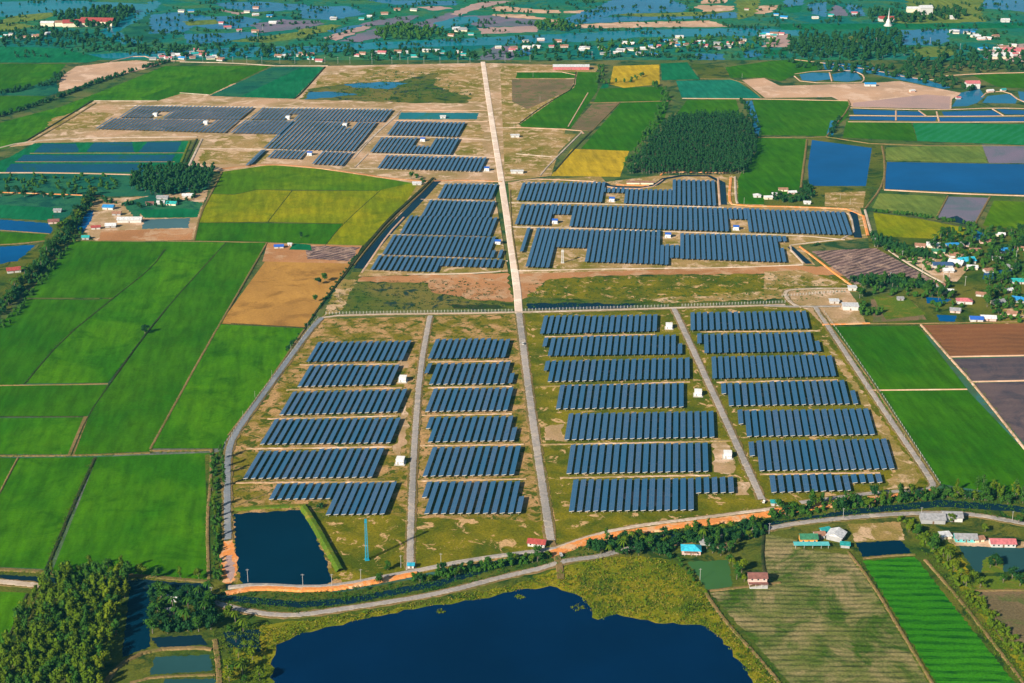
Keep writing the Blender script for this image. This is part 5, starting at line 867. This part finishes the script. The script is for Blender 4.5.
house(826, 533, 7, 5, 2.6, 'teal_roof', 'grey', 'shed', 'little teal roofed hut behind the pale grey shed', 20, .5, detail=0, name='hut', cat='hut')
house(932, 521, 17, 10, 3.8, 'grey_roof', 'grey', 'gable', 'wide grey roofed building on the lower road, left one of a pair', -4, 2.4, detail=1)
house(952, 519, 13, 10, 3.8, 'grey_roof', 'white', 'gable', 'grey roofed building touching the wide one on the lower road', -4, 2.2, detail=1)
house(965, 540, 15, 8, 3.2, 'grey_roof', 'teal', 'gable', 'house with grey roof and turquoise walls above the southeast pond', -3, 2.0)
house(945, 538, 7, 6, 2.8, 'light_roof', 'cream', 'shed', 'small pale lean-to beside the turquoise walled house', 10, .7, detail=1, name='hut', cat='hut')
house(1002, 545, 17, 8, 3.2, 'rose_roof', 'white', 'gable', 'white bungalow with rose red roof above the southeast pond', -2, 1.8)
house(171, 613, 7, 6, 2.6, 'grey_roof', 'grey', 'gable', 'small grey hut among trees by the narrow pond', 15, 1.4, detail=0, name='hut', cat='hut'); house(172, 600, 8, 5, 2.6, 'light_roof', 'grey', 'gable', 'pale roofed hut behind the grey hut among trees', -10, 1.2, detail=0, name='hut', cat='hut')
house(724, 549, 8, 6, 2.8, 'rust_roof', 'cream', 'gable', 'rust roofed cottage hidden in trees right of the blue roofed house', 12, 1.5, detail=1); house(705, 544, 7, 5, 2.6, 'grey_roof', 'grey', 'gable', 'small grey shed on the road behind the blue roofed house', -6, 1.2, detail=0, name='hut', cat='hut')
house(819, 537, 7, 6, 3.0, 'rust_roof', 'grey', 'gable', 'rusty shed squeezed between orange house and pale grey shed', 8, 1.4, detail=1, name='hut', cat='hut'); house(845, 547, 6, 4, 2.4, 'teal_roof', 'grey', 'shed', 'tiny teal hut at the end of the ploughed field path', -10, .5, detail=0, name='hut', cat='hut'); house(978, 541, 7, 5, 2.8, 'rust_roof', 'cream', 'gable', 'rust roofed hut right of the turquoise walled house', 15, 1.2, detail=1, name='hut', cat='hut')
# eastern village
for a in [(933, 247, 14, 10, 3.2, 'light_roof', 'cream', 'gable', 'barn with bright white roof at the north edge of the eastern village', -14), (938, 253, 14, 8, 3, 'green_roof', 'cream', 'gable', 'green roofed house below the white roofed barn', -10), (954, 247, 17, 9, 3.2, 'blue_roof', 'grey', 'hip', 'blue hipped roof house behind the eastern village barn', 5),
 (955, 257, 13, 8, 3.2, 'rust_roof', 'white', 'gable', 'white walled house with rust roof beside the bright blue sheds', -5), (942, 267, 21, 9, 3.6, 'navy_roof', 'concrete', 'gable', 'long shed with navy roof beside the bare yard', 0), (956, 265, 15, 11, 3.6, 'light_roof', 'white', 'gable', 'pale grey roof shed between the navy and turquoise roofs', -30),
 (966, 263, 17, 12, 4, 'sky_roof', 'white', 'gable', 'shed with bright turquoise blue roof in the village centre', 14), (972, 269, 11, 7, 3, 'white_roof', 'cream', 'gable', 'cream walled house right of the turquoise roofed shed', -10), (947, 293, 12, 7, 3, 'light_roof', 'white', 'gable', 'white house at the end of the village track', -8), (940, 287, 8, 6, 3, 'rust_roof', 'white', 'gable', 'tiny white house by the track end', 10),
 (964, 303, 15, 9, 3.4, 'rose_roof', 'white', 'hip', 'white house with rose pink hipped roof in the eastern village', -8), (976, 321, 12, 8, 3.2, 'deep_blue', 'white', 'gable', 'white house with deep blue roof near the brown field', -6), (988, 320, 14, 8, 3.2, 'light_roof', 'pink', 'gable', 'pink walled house right of the deep blue roof', -6), (1020, 283, 18, 9, 3.2, 'teal_roof', 'white', 'gable', 'teal roofed house at the right edge', 0),
 (1020, 302, 16, 10, 3.4, 'blue_roof', 'grey', 'gable', 'blue roofed house at the right edge below the teal one', -20), (1006, 252, 15, 9, 3.2, 'blue_roof', 'grey', 'hip', 'dark blue roofed house among trees in the northeast', 8), (998, 304, 12, 9, 3, 'grey_roof', 'cream', 'gable', 'grey roofed cottage between the rose roof and the right edge', 20), (975, 252, 11, 7, 3, 'rust_roof', 'cream', 'gable', 'rust roofed cottage left of the dark blue roof', 0), (1012, 268, 12, 7, 3, 'grey_roof', 'white', 'gable', 'white cottage with grey roof above the teal roofed house', 5), (900, 300, 6, 5, 2.6, 'grey_roof', 'grey', 'gable', 'tiny grey hut in the orchard south of the burnt plot', 0),
 # western hamlet
 (109, 209, 13, 9, 3.4, 'blue_roof', 'white', 'gable', 'white house with blue roof in the western hamlet', -8), (130, 222, 28, 9, 4.2, 'white_roof', 'white', 'gable', 'long white roofed warehouse in the western hamlet', 2), (111, 227, 12, 8, 3, 'light_roof', 'grey', 'gable', 'grey shed left of the white warehouse', 4), (117, 215, 10, 7, 3, 'rust_roof', 'grey', 'gable', 'rust roofed shed behind the white warehouse', 0), (163, 199, 14, 7, 3, 'grey_roof', 'grey', 'gable', 'grey house below the dark wood', -6), (161, 204, 9, 6, 3, 'white_roof', 'white', 'gable', 'small white house below the grey one in the hamlet', 4), (172, 205, 12, 8, 3, 'teal_roof', 'cream', 'gable', 'teal roofed house in the western hamlet', -8), (188, 197, 13, 7, 3, 'light_roof', 'concrete', 'gable', 'pale roofed house at the east end of the hamlet', 4), (86, 239, 8, 6, 3, 'teal_roof', 'grey', 'gable', 'teal roofed hut beside the canal bridge', 0), (96, 229, 10, 6, 3, 'red_roof', 'white', 'gable', 'red roofed cottage by the canal bridge', 12), (14, 272, 14, 9, 3.4, 'red_roof', 'white', 'gable', 'red roofed white house beside the west canal road', 20), (54, 223, 12, 8, 3, 'brown_roof', 'pink', 'gable', 'brown roofed house among trees on the blue canal', 10), (58, 212, 9, 6, 3, 'grey_roof', 'grey', 'gable', 'grey hut north of the brown roofed canal house', 0), (150, 205, 9, 6, 3, 'brown_roof', 'pink', 'gable', 'pink walled cottage left of the teal roofed house', 8),
 (757, 197, 9, 7, 3, 'white_roof', 'white', 'hip', 'white hut at the left end of the row by the blue lake', 0), (768, 199, 10, 6, 3, 'light_roof', 'cream', 'gable', 'cream hut second from left in the row by the blue lake', 6), (776, 196, 10, 6, 3, 'white_roof', 'white', 'gable', 'white hut with low roof third in the row by the lake', -6), (783, 191, 11, 6, 3, 'rust_roof', 'cream', 'gable', 'rust roofed hut behind the row by the lake', 0), (792, 194, 10, 6, 3, 'light_roof', 'pink', 'gable', 'pink walled hut right of the rust roofed hut', 8), (807, 204, 8, 5, 2.8, 'white_roof', 'white', 'gable', 'white hut standing apart east of the huts by the lake', -8),
 (417, 185, 11, 5, 2.6, 'light_roof', 'concrete', 'shed', 'open shed beside the tree on the ditch bend', 0), (279, 248, 10, 6, 2.8, 'deep_blue', 'white', 'gable', 'small blue roofed hut above the stubble field', 8), (290, 246, 4, 4, 2.8, 'white_roof', 'white', 'gable', 'tiny white hut above the stubble field', 0),
 (640, 184, 34, 4, 2.4, 'rust_roof', 'cream', 'shed', 'long low red shed below the plantation', -2)]:
    house(*a[:9], rot=a[9], detail=1)
house(571, 69, 62, 18, 5.5, 'white_roof', 'rose_roof', 'gable', 'very long white roofed warehouse with red walls beside the far road', 0, 2.5, name='warehouse', cat='warehouse', detail=1)
for i, (px, py, w_) in enumerate([(515, 137, 12), (517, 173, 16), (443, 118, 8), (500, 245, 0)]):
    if w_: house(px, py, w_, 8, 3.4, 'white_roof', 'white', 'gable', ['white control hut beside the main road near the far blocks', 'white site office at the junction of the main road', 'white pump house on the rectangular pond'][i], 0, .8, detail=1, name='site_building', cat='building')
# gatehouse compound
for a in [(850, 309, 15, 10, 4.4, 'white_roof', 'white', 'shed', 'white substation building at the compound right of the front blocks', -4), (834, 303, 9, 6, 3, 'light_roof', 'concrete', 'shed', 'small grey kiosk left of the white substation building', 0), (852, 290, 8, 6, 3.6, 'white_roof', 'white', 'shed', 'small white kiosk at the bend of the compound road', 0)]: house(*a[:9], rot=a[9], rise=.5, detail=1, name='site_building', cat='building')
# temple and far landmarks
for a in [(78, 26, 56, 22, 8, 'red_roof', 'cream', 'temple hall with pale red roof, left of the two', 10), (98, 25, 66, 24, 9, 'red_roof', 'cream', 'bigger temple hall with red roof, right of the two', -6), (48, 26, 26, 12, 7, 'light_roof', 'cream', 'cream temple building left of the red roofs', 0), (62, 26, 24, 12, 8, 'rust_roof', 'cream', 'cream temple building with rust roof beside the red halls', 0),
 (913, 12, 26, 14, 8, 'light_roof', 'cream', 'cream hall left of the white block on the far shore', 0), (925, 14, 26, 18, 14, 'white_roof', 'white', 'tall white block on the far shore', 6), (953, 19, 14, 10, 5, 'white_roof', 'white', 'small white house on the far shore', 0), (1005, 22, 16, 10, 5, 'white_roof', 'white', 'white house by the far lake at the right', 0), (886, 21, 30, 16, 6, 'red_roof', 'white', 'white temple hall at the foot of the spire', 0),
 (972, 88, 22, 14, 9, 'rose_roof', 'white', 'white villa with rose roof beside the far canal', 0), (1000, 58, 40, 20, 5, 'light_roof', 'cream', 'pale factory shed in the far yard at right', 4), (1015, 53, 42, 20, 5, 'rose_roof', 'white', 'rose roofed factory shed in the far yard at right', -6), (870, 86, 18, 8, 4, 'blue_roof', 'white', 'blue roofed hut on the edge of the sandy plot', 0)]:
    house(a[0], a[1], a[2], a[3], a[4], a[5], a[6], 'gable', a[7], rot=a[8], detail=1, name='building', cat='building')
F('yard', 'pink_soil', [(985, 52), (1000, 46), (1040, 42), (1040, 62), (1000, 61), (985, 58)], jit=3)
t = thing('stupa', 'white stupa with a tall thin spire on the far shore', 'stupa', G(888, 26), 0); t.scale = (.6, .6, .72)
def lathe(name, prof, mat, parent, n=12):
    g = MB()
    for r, z in prof: g.v += [(r*math.cos(2*math.pi*i/n), r*math.sin(2*math.pi*i/n), z) for i in range(n)]
    for j in range(len(prof)-1):
        for i in range(n): g.f.append((j*n+i, j*n+(i+1) % n, (j+1)*n+(i+1) % n, (j+1)*n+i))
    return link(name, g.me(name), mat, parent)
lathe('base', [(14, 0), (14, 3), (11, 3.2), (11, 6), (8.5, 6.2), (8.5, 8)], CM['white'], t); lathe('dome', [(8, 8), (7.5, 12), (5, 17), (2.6, 20)], CM['white'], t); lathe('spire', [(2.6, 20), (1.8, 28), (1.2, 36), (.5, 44), (.1, 50)], CM['white'], t)
# smaller roofs between the trees of the eastern village
_sm = [(985, 243, 'rust_roof'), (996, 260, 'grey_roof'), (989, 272, 'rust_roof'), (1008, 292, 'light_roof'), (982, 296, 'rust_roof'), (955, 312, 'grey_roof'), (1012, 315, 'rust_roof'), (920, 247, 'rust_roof'), (948, 272, 'light_roof'), (965, 246, 'grey_roof'), (1000, 236, 'light_roof'), (1022, 250, 'rust_roof')]
_lb = ['rusty cottage in the trees south of the yellow paddy', 'grey cottage left of the dark blue roofed house', 'rusty cottage below the grey one among the ponds', 'pale shed above the lower blue roof at the right edge', 'rusty cottage right of the rose hipped roof', 'grey cottage between the two village ponds', 'rusty cottage near the corner of the brown field', 'rusty shed at the west edge of the eastern village', 'pale shed below the long navy roof', 'grey shed between the blue roofs at the north', 'pale cottage in the north of the eastern village', 'rusty cottage at the right edge beside the paddy']
for (x_, y_, r_), l_ in zip(_sm, _lb): house(x_, y_, random.uniform(8, 12), random.uniform(6, 8), 2.8, r_, random.choice(['cream', 'concrete', 'pink']), 'gable', l_, rot=random.uniform(-25, 25), detail=1)
# far villages
def village(pts_, cols, where, group, s=1.0):
    for i, p in enumerate(sorted(pts_)):
        rc, wc = random.choice(cols); w_ = random.uniform(9, 15)*s; wd = {'white_roof': 'white', 'light_roof': 'pale grey', 'rose_roof': 'rose', 'blue_roof': 'blue', 'grey_roof': 'grey', 'rust_roof': 'rust', 'red_roof': 'red', 'teal_roof': 'teal'}[rc]
        house(p[0], p[1], w_, w_*.6, 3.0, rc, wc, 'gable', f'{wd} roofed far house, {nth(i+1)} from left {where}', rot=random.uniform(-25, 25), detail=0, group=group)
VC = [('light_roof', 'concrete'), ('white_roof', 'cream'), ('grey_roof', 'concrete'), ('rust_roof', 'concrete'), ('grey_roof', 'cream'), ('rust_roof', 'pink'), ('rose_roof', 'concrete'), ('blue_roof', 'concrete'), ('light_roof', 'pink'), ('teal_roof', 'concrete')]
village(along(9, [(0, 37), (15, 36), (30, 38), (50, 34)], 2, 1.5), VC, 'in the hamlet at the upper left edge', 'houses at the upper left edge')
village(along(22, [(152, 58), (180, 58), (200, 54), (215, 58), (225, 59)], 4, 3.5), VC, 'along the far road by the sandy yard', 'houses by the far road on the left')
village(along(8, [(275, 56), (305, 56), (320, 60)], 4, 2), VC, 'between the river and the scrubby ponds', 'houses left of centre on the far road')
village(along(12, [(350, 55), (372, 53), (410, 55), (440, 52), (470, 58)], 5, 3), VC, 'in the trees behind the far dry field', 'houses behind the far dry field')
village(along(6, [(450, 36), (455, 30), (470, 34)], 4, 2), VC, 'beyond the river near the sandbanks', 'houses beyond the river')
village(along(14, [(500, 50), (540, 44), (570, 46), (590, 54)], 6, 4), VC, 'above the long warehouse', 'houses above the long warehouse')
village(along(34, [(600, 52), (630, 48), (650, 52), (675, 42), (700, 46), (725, 46), (745, 42)], 5, 5), VC, 'in the dense village right of centre', 'houses of the dense far village')
village(along(10, [(758, 36), (780, 36)], 5, 2), VC, 'beside the mauve plot', 'houses beside the mauve plot')
village(along(12, [(950, 35), (975, 36), (995, 40)], 5, 3), VC, 'behind the belt of trees at upper right', 'houses behind the upper right trees')
village(along(8, [(985, 50), (1010, 49), (1022, 56)], 5, 3), VC, 'in the far yard at right', 'houses in the far yard')
village(along(11, [(175, 10), (195, 11), (225, 27), (262, 34), (280, 18), (245, 15), (270, 3)], 6, 1.5), VC, 'scattered among the far lakes', 'houses among the far lakes')
village(along(7, [(320, 22), (366, 18), (400, 9), (420, 10)], 6, 1.5), VC, 'scattered on the far mauve fields', 'houses on the far fields')
village(along(6, [(745, 8), (800, 20), (835, 17), (860, 14)], 6, 1.5), VC, 'scattered at the top right of centre', 'houses at the top')
village([(977, 86), (990, 92), (1003, 91), (958, 99), (912, 92)], VC, 'around the rose roofed villa', 'houses around the villa', .7)

# ------------------------------------------------------------------ inverter cabins, masts, poles, fences
def cabin(px, py, blue, label, s=1.0, rot=0):
    t = thing('inverter_cabin', label, 'cabin', G(px, py), -AXA+R(rot), 'inverter cabins'); w_, d, h = 6.0*s, 7.0*s, 4.2*s
    link('foundation', MB().box(-w_/2-1.2, w_/2+1.2, -d/2-2.0, d/2+.8, 0, .35).me('foundation'), PADM, t)
    link('wall', MB().box(-w_/2, w_/2, -d/2, d/2, .35, h).me('wall'), CM['cabin'], t)
    if blue: link('roof', roof_mesh('gable', w_, d, h, 1.1*s, .6), CM['deep_blue'], t)
    else: link('roof', MB().box(-w_/2-.3, w_/2+.3, -d/2-.3, d/2+.3, h, h+.25).me('roof'), CM['cabin'], t)
    link('door', MB().box(-w_/2+.7, -w_/2+2.2, -d/2-.08, -d/2+.03, .35, 2.6).me('door'), CM['grey'], t)
    for x in (.3, 1.7): link('vent', MB().box(x, x+1.0, -d/2-.08, -d/2+.03, 1.4, 2.6).me('vent'), CM['grey'], t)
    link('step', MB().box(-w_/2+.5, -w_/2+2.4, -d/2-1.0, -d/2-.05, .35, .55).me('step'), PADM, t)
for a in [(403, 381, 0, 'flat white cabin near the second band of the west block'), (400.5, 463, 0, 'flat white cabin near the fifth band of the west block'), (669, 328, 0, 'flat white cabin at the northern end of the diagonal track'), (698, 395, 0, 'flat white cabin by the middle of the diagonal track'), (727.5, 457, 0, 'flat white cabin by the lower part of the diagonal track'),
 (498, 244, 1, 'blue roofed cabin at the east side of the middle west block'), (612, 201, 1, 'blue roofed cabin in the top band of the middle east block'), (555, 223, 1, 'blue roofed cabin in the second band of the middle east block'), (668, 237, 1, 'blue roofed cabin at the centre of the middle east block'), (736, 229.5, 1, 'blue roofed cabin in the right part of the middle east block'),
 (155.5, 116, 0, 'white cabin in the top band of the far west block'), (206, 124, 0, 'white cabin in the second band of the far west block'), (288, 119, 0, 'white cabin in the top band of the far middle block'), (345, 126.5, 0, 'white cabin in the second band of the far middle block'), (310, 155, 1, 'blue roofed cabin at the foot of the far middle block'), (423, 141, 1, 'blue roofed cabin in the far east block'), (487, 170.5, 1, 'blue roofed cabin at the lower right of the far east block')]: cabin(*a)
AZ = plain('mast_paint', (0.01, 0.27, 0.40), 0.4, var=.05)
def mast(px, py, H, wb, wt, mat, label, name='lattice_mast'):
    t = thing(name, label, 'mast', G(px, py), R(12)); cs = [(-1, -1), (1, -1), (1, 1), (-1, 1)]
    for sx, sy in cs: link('leg', MB().tube((sx*wb/2, sy*wb/2, 0), (sx*wt/2, sy*wt/2, H), .22, .16, 6).me('leg'), mat, t)
    g = MB(); k = int(H/3)
    for i in range(k):
        z0, z1 = H*i/k, H*(i+1)/k; f0, f1 = wb+(wt-wb)*i/k, wb+(wt-wb)*(i+1)/k
        for (a, b2), (c, d) in zip(cs, cs[1:]+cs[:1]): g.tube((a*f0/2, b2*f0/2, z0), (c*f1/2, d*f1/2, z1), .09, .09, 4); g.tube((a*f1/2, b2*f1/2, z1), (c*f1/2, d*f1/2, z1), .09, .09, 4)
    link('bracing', g.me('bracing'), mat, t); link('platform', MB().box(-wt*.9, wt*.9, -wt*.9, wt*.9, H, H+.25).me('platform'), mat, t)
    link('tank' if name == 'water_tower' else 'camera_box', MB().box(-wt*.7, wt*.7, -wt*.7, wt*.7, H+.25, H+2.4).me('box'), mat, t); link('base_block', MB().box(-wb*.8, wb*.8, -wb*.8, wb*.8, 0, .9).me('base_block'), mat, t)
mast(367, 560, 29, 1.9, 1.0, AZ, 'tall bright blue lattice mast by the southern gate of the plant'); mast(562.5, 263, 12.5, 2.0, 1.6, CM['white'], 'white mast in the clearing of the middle east block')
pg = MB(); pg.tube((0, 0, -.2), (0, 0, 11), .17, .11, 6); POLE = pg.me('shaft'); POLE.materials.append(CM['concrete'])
ag = MB(); ag.box(-1.1, 1.1, -.07, .07, 10.1, 10.3)
for x in (-.95, 0, .95): ag.box(x-.06, x+.06, -.06, .06, 10.3, 10.55)
ARM = ag.me('crossarm'); ARM.materials.append(CM['grey'])
def poles(pts, where, group, sc=1.0, arm=True):
    for i, p in enumerate(sorted(pts)):
        t = thing('utility_pole', f'slim pale pole, {nth(i+1)} from left {where}', 'pole', G(*p), R(random.uniform(-10, 10)), group); t.scale = (sc*1.1, sc*1.1, sc); link('shaft', POLE, parent=t)
        if arm: link('crossarm', ARM, parent=t)
poles([(248, 582), (303, 587), (332, 587), (361, 582), (401, 568), (441, 566), (212, 600)], 'on the southern bank of the plant', 'poles on the southern bank', .9)
poles([(866, 389), (877.5, 406), (890.5, 421), (904, 441), (920, 461)], 'along the eastern plant fence', 'poles along the eastern fence', .6, False)
poles([(243, 418), (232, 441), (255, 398), (272, 377), (291, 351), (308, 329)], 'along the western plant fence', 'poles along the western fence', .6, False)
poles([(874.5, 247), (902, 260), (922, 274), (943, 281), (949, 280), (965, 286), (1016, 260), (890, 282)], 'in the eastern village', 'poles in the eastern village', 1.0)
poles([(x, 63+(x-180)*.005) for x in (174, 186, 203, 220, 233, 247, 262, 280, 295, 310, 325, 338, 350, 372, 392, 408, 424, 440, 458, 470)], 'along the far road west of the main road', 'poles along the far western road', 1.1)
poles([(505, 62), (530, 62), (592, 58), (610, 57), (618, 54), (650, 53), (700, 49), (740, 48), (764, 47), (876, 44), (930, 44), (960, 50)], 'along the far road east of the main road', 'poles along the far eastern road', 1.1)
poles([(700, 580), (769, 534), (843, 519), (921, 518), (1012, 522)], 'along the lower right road', 'poles along the lower right road', .8)
poles([(516, 112), (514, 127), (522, 121), (532, 117), (548, 105), (540, 101), (521, 152), (542, 158), (554, 72), (533, 77), (744, 204), (742, 78), (850, 205), (840, 200)], 'in the dry ground north of the middle blocks', 'poles in the northern dry ground', .75, False)
poles([(258, 40), (263, 33), (372, 62), (400, 60)], 'among the far lakes', 'tall poles among the far lakes', 1.5, False)
FP = MB().box(-.13, .13, -.13, .13, 0, 2.5).me('post'); FP.materials.append(CM['white'])
WIRE = plain('fence_wire', (0.42, 0.42, 0.40), 0.6)
def fence(a, b2, n_, label, sc=1.0):
    A, B = G(*a), G(*b2); t = thing('fence', label, 'fence', A); g = MB()
    for i in range(n_):
        p = A.lerp(B, i/(n_-1)); o = link('post', FP, parent=t, loc=p-A); o.scale = (sc, sc, sc)
    for z in (.6, 1.3, 2.0): g.tube((0, 0, z*sc), tuple((B-A)+Vector((0, 0, z*sc))), .035, .035, 4)
    link('wire', g.me('wire'), WIRE, t)
fence((326, 314.5), (512, 311.5), 56, 'white posted fence north of the western front blocks', 1.15); fence((522, 311.3), (668, 307), 44, 'white posted fence north of the inner east block', 1.15); fence((682, 306.5), (785, 303), 34, 'white posted fence north of the east block, ending at the compound', 1.15); fence((782, 297), (845, 292), 22, 'white posted fence above the compound road', 1.15)
fence((318, 318), (262, 392), 26, 'fence on the upper part of the western plant road', .8); fence((260, 394), (225, 444), 18, 'fence on the lower part of the western plant road', .8); fence((824, 312), (880, 392), 26, 'fence on the upper part of the eastern plant road', .8); fence((882, 395), (940, 484), 30, 'fence on the lower part of the eastern plant road', .8)
# site vehicles and stores at the end of the diagonal track
TY = plain('tyre', (0.03, 0.03, 0.03), 0.8)
def pickup(px, py, rot, col, label):
    t = thing('pickup_truck', label, 'truck', G(px, py, 0), R(rot)); t.location.z = .6; b_ = MB(); b_.box(-2.5, 2.5, -.9, .9, .45, 1.0); b_.box(-2.5, -.3, -.9, -.78, 1.0, 1.35); b_.box(-2.5, -.3, .78, .9, 1.0, 1.35); b_.box(-2.5, -2.4, -.78, .78, 1.0, 1.35)
    link('body', b_.me('body'), col, t); link('cab', MB().poly([(-.3, -.85, 1), (1.5, -.85, 1), (.9, -.75, 1.75), (-.1, -.75, 1.75)]).poly([(1.5, .85, 1), (-.3, .85, 1), (-.1, .75, 1.75), (.9, .75, 1.75)]).poly([(1.5, -.85, 1), (1.5, .85, 1), (.9, .75, 1.75), (.9, -.75, 1.75)]).poly([(-.3, .85, 1), (-.3, -.85, 1), (-.1, -.75, 1.75), (-.1, .75, 1.75)]).poly([(-.1, -.75, 1.75), (.9, -.75, 1.75), (.9, .75, 1.75), (-.1, .75, 1.75)]).me('cab'), col, t)
    link('windscreen', MB().poly([(1.47, -.75, 1.08), (1.47, .75, 1.08), (1.0, .68, 1.68), (1.0, -.68, 1.68)]).me('windscreen'), GLASS, t)
    for x in (-1.6, 1.6):
        for y in (-.9, .9): link('wheel', MB().tube((x, y-.12, .38), (x, y+.12, .38), .38, .38, 12).me('wheel'), TY, t)
pickup(764, 503, 70, CM['white'], 'white pickup truck parked at the lower end of the diagonal track'); pickup(561, 556, 100, CM['grey'], 'grey pickup truck on the earth crossing near the red roofed house'); pickup(523, 345, -84, CM['white'], 'white pickup truck on the main road between the front blocks')
house(775, 505, 6, 4, 2.6, 'teal_roof', 'concrete', 'shed', 'little teal roofed guard hut at the end of the diagonal track', 0, .5, detail=1, name='hut', cat='hut'); house(411, 568, 4, 3, 2.6, 'sky_roof', 'white', 'shed', 'tiny blue gate hut where the straight track meets the bank', 0, .4, detail=1, name='hut', cat='hut')
